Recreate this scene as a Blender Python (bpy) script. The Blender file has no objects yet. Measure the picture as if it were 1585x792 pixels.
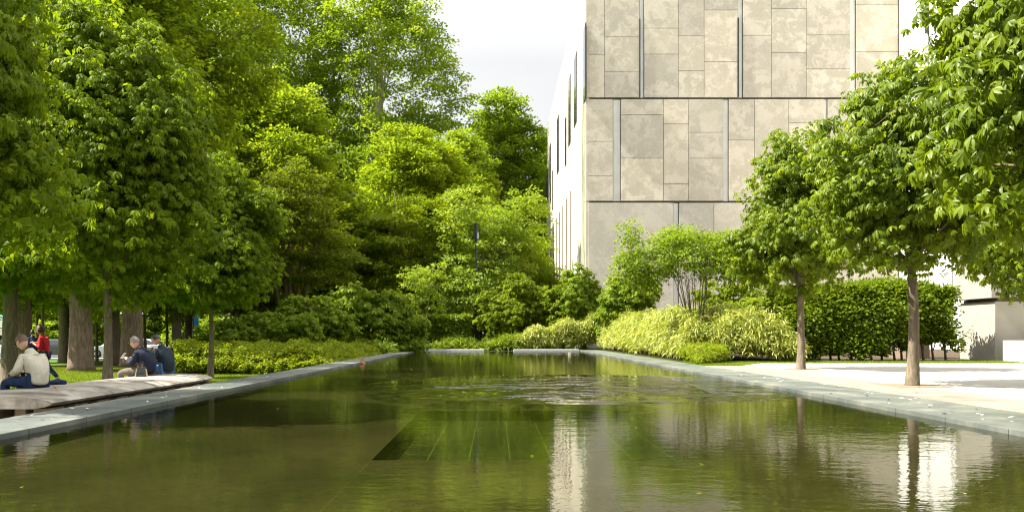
import bpy, bmesh, math, random
import numpy as np
from mathutils import Vector, Matrix

sc = bpy.context.scene
COL = sc.collection
R = math.radians
FPX = 1250.0          # focal length in photograph pixels (photo is 1585 wide)
VX, VY = 768.0, 518.0  # vanishing point of the pool edges
CAMZ = 1.0


def P(px, py, D):
    """photograph pixel + distance -> world point"""
    return Vector(((px - VX) * D / FPX, D, CAMZ - (py - VY) * D / FPX))


# ------------------------------------------------------------------ tagging
def tag(o, label=None, cat=None, group=None, kind=None):
    if label: o['label'] = label
    if cat: o['category'] = cat
    if group: o['group'] = group
    if kind: o['kind'] = kind
    return o


def empty(name, loc, rz=0):
    o = bpy.data.objects.new(name, None)
    COL.objects.link(o)
    o.location = loc
    o.rotation_euler = (0, 0, rz)
    o.empty_display_size = .2
    return o


def thing(name, label, cat, loc=(0, 0, 0), rz=0, group=None):
    return tag(empty(name, loc, rz), label, cat, group)


# ------------------------------------------------------------------ mesh building
def np_mesh(name, V, F, mat=None, v=None, smooth=False):
    V = np.asarray(V, dtype=np.float32)
    F = np.asarray(F, dtype=np.int32)
    me = bpy.data.meshes.new(name)
    k = F.shape[1]
    me.vertices.add(len(V)); me.vertices.foreach_set('co', V.ravel())
    me.loops.add(F.size); me.loops.foreach_set('vertex_index', F.ravel())
    me.polygons.add(len(F))
    me.polygons.foreach_set('loop_start', np.arange(0, F.size, k, dtype=np.int32))
    if smooth:
        me.polygons.foreach_set('use_smooth', np.ones(len(F), dtype=bool))
    if v is not None:
        a = me.attributes.new('v', 'FLOAT', 'POINT')
        a.data.foreach_set('value', np.asarray(v, dtype=np.float32))
    me.update(calc_edges=True)
    if mat: me.materials.append(mat)
    return me


def link(name, me, parent=None, loc=None):
    o = bpy.data.objects.new(name, me)
    COL.objects.link(o)
    if parent: o.parent = parent
    if loc is not None: o.location = loc
    return o


class MB:
    """collects quads/tris, links them as one mesh object"""
    def __init__(self):
        self.V = []; self.F = []; self.A = []

    def add(self, vs, fs, a=.5):
        n = len(self.V)
        self.V += [tuple(p) for p in vs]
        self.A += [a] * len(vs)
        self.F += [tuple(i + n for i in f) for f in fs]
        return self

    def box(self, x0, x1, y0, y1, z0, z1, a=.5, M=None):
        vs = [Vector((x, y, z)) for z in (z0, z1) for y in (y0, y1) for x in (x0, x1)]
        if M is not None: vs = [M @ p for p in vs]
        return self.add(vs, [(0, 2, 3, 1), (4, 5, 7, 6), (0, 1, 5, 4), (2, 6, 7, 3), (0, 4, 6, 2), (1, 3, 7, 5)], a)

    def tube(self, pts, rad, n=8, a=.5, cap=True, lump=0, rng=None):
        pts = [Vector(p) for p in pts]
        if not hasattr(rad, '__len__'): rad = [rad] * len(pts)
        rings = []
        up = Vector((0.13, 0.21, 1)).normalized()
        for i, p in enumerate(pts):
            d = (pts[min(i + 1, len(pts) - 1)] - pts[max(i - 1, 0)])
            d = d.normalized() if d.length > 1e-9 else Vector((0, 0, 1))
            x = d.cross(Vector((1, 0.02, 0)) if abs(d.z) > .6 else up).normalized()
            y = d.cross(x)
            ring = []
            for k in range(n):
                t = 2 * math.pi * k / n
                r = rad[i]
                if lump: r *= 1 + lump * (math.sin(3 * t + i * .7) * .5 + math.sin(5 * t + 1.3 * i) * .3)
                ring.append(p + (x * math.cos(t) + y * math.sin(t)) * r)
            rings.append(ring)
        n0 = len(self.V)
        for ring in rings:
            self.V += [tuple(q) for q in ring]; self.A += [a] * n
        for i in range(len(rings) - 1):
            for k in range(n):
                k2 = (k + 1) % n
                self.F.append((n0 + i * n + k, n0 + i * n + k2, n0 + (i + 1) * n + k2, n0 + (i + 1) * n + k))
        if cap:
            self.F.append(tuple(n0 + k for k in range(n))[::-1])
            self.F.append(tuple(n0 + (len(rings) - 1) * n + k for k in range(n)))
        return self

    def sphere(self, c, r, nu=12, nv=8, a=.5, M=None):
        if not hasattr(r, '__len__'): r = (r, r, r)
        vs = []; fs = []
        for j in range(nv + 1):
            ph = math.pi * j / nv
            for i in range(nu):
                th = 2 * math.pi * i / nu
                q = Vector((r[0] * math.sin(ph) * math.cos(th), r[1] * math.sin(ph) * math.sin(th), r[2] * math.cos(ph)))
                if M is not None: q = M @ q
                vs.append(q + Vector(c))
        for j in range(nv):
            for i in range(nu):
                i2 = (i + 1) % nu
                fs.append((j * nu + i, (j + 1) * nu + i, (j + 1) * nu + i2, j * nu + i2))
        return self.add(vs, fs, a)

    def prism(self, poly, y0, y1, a=.5, axis='y', M=None):
        """extrude a polygon of (u, w) along an axis; u->x, w->z for axis y"""
        n = len(poly)
        def mk(u, w, t):
            q = Vector((u, t, w)) if axis == 'y' else (Vector((t, u, w)) if axis == 'x' else Vector((u, w, t)))
            return M @ q if M is not None else q
        vs = [mk(u, w, y0) for u, w in poly] + [mk(u, w, y1) for u, w in poly]
        fs = [tuple(range(n)), tuple(range(2 * n - 1, n - 1, -1))]
        for i in range(n):
            j = (i + 1) % n
            fs.append((i, i + n, j + n, j))
        return self.add(vs, fs, a)

    def mesh(self, name, mat, smooth=False, bevel=0, weld=False):
        me = bpy.data.meshes.new(name)
        me.from_pydata(self.V, [], self.F)
        at = me.attributes.new('v', 'FLOAT', 'POINT')
        at.data.foreach_set('value', np.array(self.A, dtype=np.float32))
        bm = bmesh.new(); bm.from_mesh(me)
        if weld: bmesh.ops.remove_doubles(bm, verts=bm.verts, dist=1e-5)
        if bevel:
            bmesh.ops.bevel(bm, geom=list(bm.edges), offset=bevel, segments=2, affect='EDGES', profile=.6, clamp_overlap=True)
        bmesh.ops.recalc_face_normals(bm, faces=bm.faces)
        bm.to_mesh(me); bm.free()
        if smooth:
            me.polygons.foreach_set('use_smooth', np.ones(len(me.polygons), dtype=bool))
        me.update()
        if mat: me.materials.append(mat)
        return me

    def build(self, name, mat, parent=None, **k):
        return link(name, self.mesh(name, mat, **k), parent)


# ------------------------------------------------------------------ materials
def newmat(name):
    m = bpy.data.materials.new(name); m.use_nodes = True
    nt = m.node_tree; nt.nodes.clear()
    out = nt.nodes.new('ShaderNodeOutputMaterial')
    return m, nt, out


def N(nt, t, **k):
    n = nt.nodes.new(t)
    for a, b in k.items():
        if a in n.inputs.keys() if isinstance(a, str) else False:
            n.inputs[a].default_value = b
        else:
            setattr(n, a, b)
    return n


def ramp(nt, src, stops):
    r = nt.nodes.new('ShaderNodeValToRGB')
    e = r.color_ramp.elements
    while len(e) > 1: e.remove(e[-1])
    e[0].position, e[0].color = stops[0][0], (*stops[0][1], 1)
    for p, c in stops[1:]:
        q = e.new(p); q.color = (*c, 1)
    nt.links.new(src, r.inputs['Fac'])
    return r.outputs['Color']


def noise(nt, scale, detail=4, rough=.55, vec=None, dist=0):
    n = nt.nodes.new('ShaderNodeTexNoise')
    n.inputs['Scale'].default_value = scale
    n.inputs['Detail'].default_value = detail
    n.inputs['Roughness'].default_value = rough
    n.inputs['Distortion'].default_value = dist
    if vec: nt.links.new(vec, n.inputs['Vector'])
    return n.outputs['Fac']


def mapping(nt, scale=(1, 1, 1), kind='Object', rot=(0, 0, 0)):
    if kind == 'World':
        src = nt.nodes.new('ShaderNodeNewGeometry').outputs['Position']
    else:
        src = nt.nodes.new('ShaderNodeTexCoord').outputs[kind]
    mp = nt.nodes.new('ShaderNodeMapping')
    mp.inputs['Scale'].default_value = scale
    mp.inputs['Rotation'].default_value = rot
    nt.links.new(src, mp.inputs['Vector'])
    return mp.outputs['Vector']


def math_(nt, op, a, b=None, c=None):
    n = nt.nodes.new('ShaderNodeMath'); n.operation = op
    for i, q in enumerate((a, b, c)):
        if q is None: continue
        if isinstance(q, (int, float)): n.inputs[i].default_value = q
        else: nt.links.new(q, n.inputs[i])
    return n.outputs[0]


def mixc(nt, fac, a, b, mode='MIX'):
    n = nt.nodes.new('ShaderNodeMix'); n.data_type = 'RGBA'; n.blend_type = mode
    for s, q in ((n.inputs[0], fac), (n.inputs[6], a), (n.inputs[7], b)):
        if isinstance(q, (int, float)): s.default_value = q
        elif isinstance(q, tuple): s.default_value = (*q, 1)
        else: nt.links.new(q, s)
    return n.outputs[2]


def bump(nt, h, strength=.3, dist=.02, normal=None):
    b = nt.nodes.new('ShaderNodeBump')
    b.inputs['Strength'].default_value = strength
    b.inputs['Distance'].default_value = dist
    nt.links.new(h, b.inputs['Height'])
    if normal: nt.links.new(normal, b.inputs['Normal'])
    return b.outputs['Normal']


def attr(nt, name='v'):
    a = nt.nodes.new('ShaderNodeAttribute'); a.attribute_name = name
    return a.outputs['Fac']


def principled(name, col, rough=.6, spec=.4, metal=0, colsock=None, nrm=None, nt_out=None):
    if nt_out: m, nt, out = nt_out
    else: m, nt, out = newmat(name)
    p = nt.nodes.new('ShaderNodeBsdfPrincipled')
    if colsock is not None: nt.links.new(colsock, p.inputs['Base Color'])
    else: p.inputs['Base Color'].default_value = (*col, 1)
    if hasattr(rough, 'is_output'): nt.links.new(rough, p.inputs['Roughness'])
    else: p.inputs['Roughness'].default_value = rough
    p.inputs['Specular IOR Level'].default_value = spec
    p.inputs['Metallic'].default_value = metal
    if nrm is not None: nt.links.new(nrm, p.inputs['Normal'])
    nt.links.new(p.outputs[0], out.inputs['Surface'])
    return m


def simple(name, col, rough=.6, spec=.4, metal=0, var=.15, scale=6, bs=.1):
    """a plain material with a little procedural unevenness"""
    m, nt, out = newmat(name)
    n = noise(nt, scale, 5, .6, mapping(nt))
    a = tuple(max(0, c * (1 - var)) for c in col); b = tuple(min(1, c * (1 + var)) for c in col)
    c = ramp(nt, n, [(.3, a), (.7, b)])
    return principled(name, col, rough, spec, metal, c, bump(nt, n, bs, .01), (m, nt, out))


def leafmat(name, dark, mid, light, trans=.4, rough=.45, spec=.35, tcol=None):
    m, nt, out = newmat(name)
    c = ramp(nt, attr(nt), [(0.0, dark), (.5, mid), (1.0, light)])
    p = nt.nodes.new('ShaderNodeBsdfPrincipled')
    nt.links.new(c, p.inputs['Base Color'])
    p.inputs['Roughness'].default_value = rough
    p.inputs['Specular IOR Level'].default_value = spec
    t = nt.nodes.new('ShaderNodeBsdfTranslucent')
    tc = mixc(nt, 1.0, c, tcol or (1.6, 1.5, .65), 'MULTIPLY')
    nt.links.new(tc, t.inputs['Color'])
    mx = nt.nodes.new('ShaderNodeMixShader'); mx.inputs[0].default_value = trans
    nt.links.new(p.outputs[0], mx.inputs[1]); nt.links.new(t.outputs[0], mx.inputs[2])
    nt.links.new(mx.outputs[0], out.inputs['Surface'])
    return m


M = {}
M['chestnut'] = leafmat('chestnut_leaf', (.068, .11, .004), (.128, .19, .006), (.215, .285, .014), .56, .52, .12)
M['chestnut_right'] = leafmat('chestnut_leaf_lighter', (.068, .11, .005), (.128, .185, .008), (.21, .27, .014), .54, .42, .28)  # leaf of the right-hand chestnuts, a little glossier
M['plane'] = leafmat('plane_leaf', (.085, .14, .006), (.145, .21, .010), (.23, .285, .018), .55, .62, .08)
M['plane_bright'] = leafmat('bright_plane_leaf', (.085, .14, .008), (.145, .215, .012), (.225, .29, .024), .52, .62, .08)
M['olive'] = leafmat('olive_leaf', (.055, .08, .005), (.10, .135, .007), (.155, .19, .012), .5, .62, .08)
M['deep'] = leafmat('deep_green_leaf', (.07, .115, .004), (.13, .18, .006), (.20, .25, .012), .5, .55, .10)
M['shrub'] = leafmat('broad_shrub_leaf', (.075, .13, .006), (.14, .205, .009), (.24, .30, .02), .48, .50, .14)
M['cover'] = leafmat('ground_cover_leaf', (.095, .145, .006), (.17, .22, .009), (.27, .31, .02), .45, .55, .15)
M['hedge'] = leafmat('hornbeam_leaf', (.05, .09, .004), (.10, .15, .006), (.18, .24, .012), .45, .55, .14)
M['strap'] = leafmat('strap_leaf', (.08, .13, .008), (.14, .20, .012), (.22, .28, .02), .4, .5, .25)
M['bamboo'] = leafmat('variegated_leaf', (.12, .175, .016), (.27, .31, .045), (.60, .58, .21), .4, .5, .25, (1.25, 1.2, .6))
M['pale'] = leafmat('pale_green_leaf', (.10, .16, .010), (.175, .25, .018), (.31, .38, .06), .5, .52, .2)
M['yellow'] = leafmat('yellow_green_leaf', (.2, .22, .012), (.32, .32, .018), (.45, .41, .035), .45, .55, .2)
M['grassblade'] = leafmat('grass_blade', (.07, .12, .006), (.13, .185, .009), (.21, .26, .018), .4, .6, .15)


def barkmat(name, a, b, scale=1.0, bs=.6):
    m, nt, out = newmat(name)
    v = mapping(nt, (7 * scale, 7 * scale, 1.6 * scale))
    n1 = noise(nt, 2.2, 6, .65, v, .4)
    n2 = noise(nt, .9 * scale, 3, .5, mapping(nt))
    c = ramp(nt, n1, [(.34, tuple(x * .7 for x in a)), (.45, a), (.62, b)])
    c = mixc(nt, n2, c, tuple(x * .72 for x in b), 'MIX')
    return principled(name, a, .85, .2, 0, c, bump(nt, n1, bs, .03), (m, nt, out))


M['bark'] = barkmat('chestnut_bark', (.085, .068, .046), (.215, .17, .118))
M['bark_plane'] = barkmat('plane_bark', (.10, .075, .05), (.24, .18, .12), .7, .9)
M['bark_pale'] = barkmat('pale_bark', (.3, .26, .19), (.5, .45, .36), .6, .4)
M['bark_dark'] = barkmat('shrub_stem_bark', (.10, .075, .045), (.22, .16, .10), 1.2, .5)


# stone of the building
def stonemat(name, lightc, darkc, warm, rough=.8, blot=1.0):
    m, nt, out = newmat(name)
    w = mapping(nt)
    big = noise(nt, .28, 5, .6, w, .6)
    mid = noise(nt, 1.0, 13, .70, w, .35)
    fine = noise(nt, 9, 6, .7, w)
    c = ramp(nt, mid, [(.42, darkc), (.505, tuple((a * .7 + b * .3) for a, b in zip(darkc, lightc))), (.535, lightc), (.7, tuple(min(1, x * 1.06) for x in lightc))])
    c = mixc(nt, math_(nt, 'MULTIPLY', ramp(nt, big, [(.4, (0, 0, 0)), (.62, (1, 1, 1))]), .55 * blot), c, warm)
    pick = ramp(nt, attr(nt), [(0, (.86, .86, .865)), (.5, (.96, .955, .945)), (1, (1.09, 1.07, 1.03))])
    c = mixc(nt, 1.0, c, pick, 'MULTIPLY')
    f = ramp(nt, fine, [(.3, (.88, .88, .88)), (.7, (1.05, 1.05, 1.05))])
    c = mixc(nt, 1.0, c, f, 'MULTIPLY')
    return principled(name, lightc, rough, .25, 0, c, bump(nt, fine, .15, .01), (m, nt, out))


M['stone'] = stonemat('travertine', (.60, .545, .455), (.455, .415, .34), (.525, .47, .385))
M['stone_plain'] = stonemat('smooth_stone', (.57, .525, .445), (.50, .46, .385), (.53, .485, .41), .8, .3)
M['joint'] = simple('grey_metal_joint', (.42, .42, .40), .45, .5, .3, .1)
M['backing'] = simple('dark_recess', (.24, .21, .17), .8)
M['slot'] = simple('slot_infill', (.56, .55, .51), .5, .4, .2, .12, .8)
M['dark_metal'] = simple('dark_bronze_metal', (.035, .04, .045), .35, .5, .6, .2)
M['glass_dark'] = simple('dark_window_glass', (.03, .035, .04), .08, .8, 0, .2)


def greenglass():
    m, nt, out = newmat('reflection_streaked_glass')
    w = mapping(nt, (3, 3, .25))
    n = noise(nt, 1.6, 5, .6, w, .8)
    c = ramp(nt, n, [(.38, (.13, .15, .10)), (.5, (.32, .34, .25)), (.66, (.46, .45, .38))])  # streaky green-grey colour imitates reflections in the glass
    return principled('g', (1, 1, 1), .25, .6, 0, c, None, (m, nt, out))
M['corner_glass'] = greenglass()


def pavemat():
    m, nt, out = newmat('pale_granite_paving')
    w = mapping(nt, (1, 1, 1), 'World')
    n = noise(nt, 1.3, 6, .6, w); f = noise(nt, 40, 3, .7, w)
    br = nt.nodes.new('ShaderNodeTexBrick')
    br.inputs['Scale'].default_value = 1; br.inputs['Brick Width'].default_value = 1.5
    br.inputs['Row Height'].default_value = .75; br.inputs['Mortar Size'].default_value = .012
    br.inputs['Color1'].default_value = (.37, .345, .295, 1); br.inputs['Color2'].default_value = (.42, .39, .335, 1)
    br.inputs['Mortar'].default_value = (.20, .18, .14, 1)
    nt.links.new(w, br.inputs['Vector'])
    c = mixc(nt, 1.0, br.outputs['Color'], ramp(nt, n, [(.3, (.86, .85, .83)), (.7, (1.06, 1.06, 1.06))]), 'MULTIPLY')
    c = mixc(nt, .5, c, ramp(nt, f, [(.3, (.75, .75, .75)), (.7, (1.1, 1.1, 1.1))]), 'MULTIPLY')
    return principled('p', (1, 1, 1), .75, .25, 0, c, bump(nt, f, .1, .004), (m, nt, out))
M['paving'] = pavemat()


def bandmat():
    m, nt, out = newmat('weathered_timber_band')
    w = mapping(nt, (.5, 5.0, 1), 'World', (0, 0, 0))
    w2 = mapping(nt, (2.2, .5, 1), 'World')
    n = noise(nt, 1.8, 6, .6, w, .3); n2 = noise(nt, 1.5, 5, .6, w2)
    c = ramp(nt, n, [(.32, (.15, .125, .095)), (.5, (.23, .20, .16)), (.68, (.31, .28, .23))])
    c = mixc(nt, .5, c, ramp(nt, n2, [(.35, (.6, .58, .55)), (.6, (1, 1, 1))]), 'MULTIPLY')
    return principled('b', (1, 1, 1), .8, .2, 0, c, bump(nt, n, .2, .01), (m, nt, out))
M['band'] = bandmat()


def slatemat():
    m, nt, out = newmat('blue_grey_slate')
    w = mapping(nt, (1, 1, 1), 'World')
    n = noise(nt, .9, 6, .6, w, .5); f = noise(nt, 14, 6, .7, w); g = noise(nt, .35, 3, .5, w)
    c = ramp(nt, n, [(.3, (.045, .055, .05)), (.47, (.08, .09, .08)), (.58, (.12, .125, .108)), (.72, (.19, .18, .15))])
    c = mixc(nt, 1.0, c, ramp(nt, attr(nt), [(0, (.78, .82, .82)), (1, (1.18, 1.16, 1.1))]), 'MULTIPLY')
    c = mixc(nt, math_(nt, 'MULTIPLY', ramp(nt, f, [(.62, (0, 0, 0)), (.75, (1, 1, 1))]), .35), c, (.42, .40, .34))
    rg = math_(nt, 'MULTIPLY_ADD', g, .5, .28)
    return principled('s', (1, 1, 1), rg, .45, 0, c, bump(nt, f, .12, .006), (m, nt, out))
M['slate'] = slatemat()
M['pale_granite'] = simple('pale_granite', (.50, .50, .49), .6, .3, 0, .15, 5)


def groundmat():
    m, nt, out = newmat('lawn_soil')
    w = mapping(nt, (1, 1, 1), 'World')
    n = noise(nt, .5, 5, .6, w); f = noise(nt, 22, 5, .75, w)
    c = ramp(nt, f, [(.3, (.035, .085, .008)), (.55, (.075, .155, .012)), (.75, (.13, .22, .025))])
    c = mixc(nt, 1.0, c, ramp(nt, n, [(.3, (.75, .8, .7)), (.7, (1.15, 1.1, 1.0))]), 'MULTIPLY')
    return principled('g', (1, 1, 1), .9, .1, 0, c, bump(nt, f, .8, .04), (m, nt, out))
M['lawn'] = groundmat()
M['soil'] = simple('mulch_soil', (.06, .045, .03), .95, .1, 0, .35, 9, .6)
M['asphalt'] = simple('asphalt', (.055, .055, .055), .85, .3, 0, .2, 12, .2)
M['gravel'] = simple('pale_gravel', (.42, .39, .33), .9, .2, 0, .25, 30, .5)


def benchmat():
    m, nt, out = newmat('weathered_bench_timber')
    w = mapping(nt, (1, 1, 1), 'World')
    tc = mapping(nt, (.6, 5.5, 3), 'World')
    n = noise(nt, 1.2, 6, .65, w, .6); g = noise(nt, 7, 5, .6, tc)
    c = ramp(nt, n, [(.38, (.15, .13, .105)), (.49, (.29, .26, .215)), (.60, (.44, .405, .35))])
    c = mixc(nt, .6, c, ramp(nt, g, [(.3, (.6, .6, .6)), (.6, (1.05, 1.04, 1.0))]), 'MULTIPLY')
    c = mixc(nt, 1.0, c, ramp(nt, attr(nt), [(0, (.8, .79, .77)), (1, (1.12, 1.12, 1.12))]), 'MULTIPLY')
    return principled('b', (1, 1, 1), .75, .25, 0, c, bump(nt, g, .25, .01), (m, nt, out))
M['bench'] = benchmat()
M['bench_leg'] = simple('bench_leg_timber', (.19, .145, .095), .8, .2, 0, .25, 8, .3)


def floormat(name, c1, c2, w_, h_, line, off):
    m, nt, out = newmat(name)
    w = mapping(nt, (1, 1, 1), 'World')
    w.node.inputs['Location'].default_value = off
    n = noise(nt, .7, 4, .5, w, .3); f = noise(nt, 9, 3, .5, w)
    br = nt.nodes.new('ShaderNodeTexBrick'); br.offset = 0
    br.inputs['Scale'].default_value = 1; br.inputs['Brick Width'].default_value = w_
    br.inputs['Row Height'].default_value = h_; br.inputs['Mortar Size'].default_value = .005
    br.inputs['Color1'].default_value = (1, 1, 1, 1); br.inputs['Color2'].default_value = (.9, .9, .9, 1)
    br.inputs['Mortar'].default_value = (*line, 1)
    nt.links.new(w, br.inputs['Vector'])
    c = ramp(nt, n, [(.3, c1), (.7, c2)])
    c = mixc(nt, 1.0, c, br.outputs['Color'], 'MULTIPLY')
    c = mixc(nt, .5, c, ramp(nt, f, [(.35, (.85, .85, .85)), (.7, (1.2, 1.2, 1.15))]), 'MULTIPLY')
    return principled('f', (1, 1, 1), .8, .2, 0, c, bump(nt, f, .1, .01), (m, nt, out))
M['pool_floor'] = floormat('pool_floor_stone', (.052, .056, .024), (.105, .098, .052), 3.2, 6.4, (1.7, 1.65, 1.5), (1.2, 1.4, 0))
M['pit_floor'] = floormat('pool_pit_stone', (.03, .045, .012), (.055, .075, .02), .45, 1.35, (4.5, 4.5, 3.8), (1.2, 0.2, 0))


def watermat():
    m, nt, out = newmat('pool_water')
    w = mapping(nt, (1, 1, 1), 'World')
    big = noise(nt, .55, 3, .5, w)
    a = noise(nt, 5.5, 3, .5, mapping(nt, (1.0, 1.6, 1), 'World', (0, 0, .2)), .3)
    b = noise(nt, 19, 2, .5, mapping(nt, (1.0, 1.4, 1), 'World', (0, 0, -.35)))
    # a breeze patch in the middle of the pool, where the ripples steepen
    pos = nt.nodes.new('ShaderNodeNewGeometry').outputs['Position']
    sx = nt.nodes.new('ShaderNodeSeparateXYZ'); nt.links.new(pos, sx.inputs[0])
    dx = math_(nt, 'DIVIDE', math_(nt, 'SUBTRACT', sx.outputs[0], 1.8), 4.6)
    dy = math_(nt, 'DIVIDE', math_(nt, 'SUBTRACT', sx.outputs[1], 16.9), 4.6)
    d2 = math_(nt, 'ADD', math_(nt, 'MULTIPLY', dx, dx), math_(nt, 'MULTIPLY', dy, dy))
    mask = math_(nt, 'SUBTRACT', 1.0, d2); mask = math_(nt, 'MAXIMUM', mask, 0)
    brz = math_(nt, 'MULTIPLY', mask, math_(nt, 'MAXIMUM', math_(nt, 'MULTIPLY_ADD', big, 2.4, -.75), 0))
    s1 = noise(nt, 1.0, 3, .6, mapping(nt, (1.9, 1.5, 1), 'World', (0, 0, .12)), .4)
    s2 = noise(nt, 1.0, 2, .5, mapping(nt, (.9, 2.2, 1), 'World', (0, 0, -.1)))
    h = math_(nt, 'ADD', math_(nt, 'MULTIPLY', a, WATER_AMP), math_(nt, 'MULTIPLY', b, WATER_AMP * .22))
    h = math_(nt, 'ADD', h, math_(nt, 'MULTIPLY', s2, WATER_AMP * 1.2))
    h = math_(nt, 'ADD', h, math_(nt, 'MULTIPLY', math_(nt, 'MULTIPLY', s1, brz), WATER_BREEZE))
    nrm = bump(nt, h, 1.0, 1.0)
    fr = nt.nodes.new('ShaderNodeFresnel'); fr.inputs['IOR'].default_value = 1.50
    nt.links.new(nrm, fr.inputs['Normal'])
    gl = nt.nodes.new('ShaderNodeBsdfGlossy'); gl.inputs['Roughness'].default_value = .012
    nt.links.new(nrm, gl.inputs['Normal'])
    tr = nt.nodes.new('ShaderNodeBsdfTransparent'); tr.inputs['Color'].default_value = (.55, .55, .38, 1)
    mx = nt.nodes.new('ShaderNodeMixShader')
    nt.links.new(fr.outputs[0], mx.inputs[0]); nt.links.new(tr.outputs[0], mx.inputs[1]); nt.links.new(gl.outputs[0], mx.inputs[2])
    nt.links.new(mx.outputs[0], out.inputs['Surface'])
    return m
WATER_AMP = .0019
WATER_BREEZE = .42
M['water'] = watermat()

# ------------------------------------------------------------------ setting
def gz(x, y):
    """height of the ground"""
    left = -.28 - .0137 * (min(max(y, 18), 56) - 18)
    if x <= -5.9: return left
    if x >= 6.73: return 0.0
    t = (x + 5.9) / 12.63
    return left * (1 - t)


CL, CLo, CR, CRo = -5.0, -5.92, 5.48, 6.73   # pool edges / outer coping edges
PEND = 53.0

def build_ground():
    xs = [-500, -200, -100, -60, -40, -30, -24, -18, -14, -11, -8.5, CLo, -3, 0, 3, CRo, 10, 14, 20, 30, 45, 80, 200, 500]
    ys = [-60, -20, 0, 6, 12, 18, 25, 32, 40, 48, 54.2, 56, 60, 75, 100, 200, 600]
    V = [(x, y, gz(x, y) - .012) for y in ys for x in xs]
    Fq = []
    nx = len(xs)
    for j in range(len(ys) - 1):
        for i in range(nx - 1):
            if xs[i] >= CLo and xs[i + 1] <= CRo and ys[j] >= -20 and ys[j + 1] <= 54.2: continue
            Fq.append((j * nx + i, j * nx + i + 1, (j + 1) * nx + i + 1, (j + 1) * nx + i))
    me = np_mesh('ground', V, Fq, M['lawn'])
    tag(link('ground', me), kind='structure')
build_ground()

def sheet(name, x0, x1, y0, y1, dz, mat, nx=1, ny=12, z=None):
    V = []; Fq = []
    for j in range(ny + 1):
        y = y0 + (y1 - y0) * j / ny
        for i in range(nx + 1):
            x = x0 + (x1 - x0) * i / nx
            V.append((x, y, (gz(x, y) if z is None else z) + dz))
    for j in range(ny):
        for i in range(nx):
            a = j * (nx + 1) + i
            Fq.append((a, a + 1, a + nx + 2, a + nx + 1))
    return tag(link(name, np_mesh(name, V, Fq, mat)), kind='structure')

sheet('plaza_paving', 8.05, 60, -20, 28.6, -.004, M['paving'])
sheet('timber_band_path', CRo + .002, 8.05, -20, 26.2, 0, M['band'])
sheet('gravel_path', -9.2, CLo - .002, -10, 19.2, 0, M['gravel'])
sheet('road', -140, -12, 59.5, 73, 0.006, M['asphalt'], 4, 1, -.80)
kb = MB(); kb.box(-140, -12, 57.8, 59.5, -.95, -.68)
tag(kb.build('sidewalk', M['gravel']), kind='structure')
mk = MB()
for i in range(14):
    mk.box(-80 + i * 5, -77.5 + i * 5, 66.1, 66.22, -.793, -.789)
tag(mk.build('road_markings', simple('road_paint', (.75, .74, .7), .6)), kind='structure')
sheet('planting_soil', 7.0, 30, 29.2, 57, .0, M['soil'], 2, 6)
sheet('planting_soil', -24, -5.96, 29.5, 56.5, .0, M['soil'], 3, 12)
sheet('planting_soil', -22, 26, 56.6, 80, .004, M['soil'], 6, 4)

for (tx, ty) in ((8.9, 23.6), (8.24, 16.0), (8.25, 10.2)):
    pit = MB(); pit.box(tx - .55, tx + .55, ty - .6, ty + .6, -.02, .003)
    tag(pit.build('tree_pit_soil', simple('packed_soil', (.20, .155, .105), .95, .1, 0, .3, 14, .5)), kind='structure')
# coping : real slabs with open joints
def coping(name, x0, x1, ya, yb, step, z0=-.5, z1=0.0, rng=random.Random(3), mat=None):
    b = MB(); y = ya
    while y < yb - .01:
        y2 = min(y + step, yb)
        b.box(x0, x1, y + .004, y2 - .004, z0, z1 + rng.uniform(-.002, .002), rng.random())
        y = y2
    return tag(b.build(name, mat or M['slate'], bevel=.006), kind='structure')
coping('pool_coping', CLo, CL, -6, PEND + .9, 1.22)
coping('pool_coping', CR, CRo, -6, PEND + .9, 1.22, rng=random.Random(8))
b = MB()
for x0, x1 in ((-4.97, -3.6), (-3.6, -2.2), (-2.2, -.78), (1.15, 2.6), (2.6, 4.0), (4.0, 5.45)):
    b.box(x0 + .004, x1 - .004, PEND, PEND + .9, -.5, .04, .5)
tag(b.build('pool_end_curb', M['pale_granite'], bevel=.01), kind='structure')
b = MB(); b.box(-.776, 1.146, PEND + .3, PEND + .9, -.5, -.055, .5)
tag(b.build('overflow_weir', M['slate']), kind='structure')

# pool floor with a recessed pit, then the water
PX0, PX1, PY0, PY1 = -1.2, 2.1, 7.75, 12.8
fl = MB()
for (x0, x1, y0, y1) in ((CL, PX0, -6, PEND + .3), (PX1, CR, -6, PEND + .3), (PX0, PX1, -6, PY0), (PX0, PX1, PY1, PEND + .3)):
    fl.box(x0, x1, y0, y1, -.55, -.2)
tag(fl.build('pool_floor', M['pool_floor']), kind='structure')
pf = MB(); pf.box(PX0, PX1, PY0, PY1, -.62, -.36)
tag(pf.build('pool_pit_floor', M['pit_floor']), kind='structure')
V = [(CL, -6, -.06), (CR, -6, -.06), (CR, PEND + .3, -.06), (CL, PEND + .3, -.06)]
tag(link('pool_water', np_mesh('pool_water', V, [(0, 1, 2, 3)], M['water'])), kind='structure')

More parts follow.
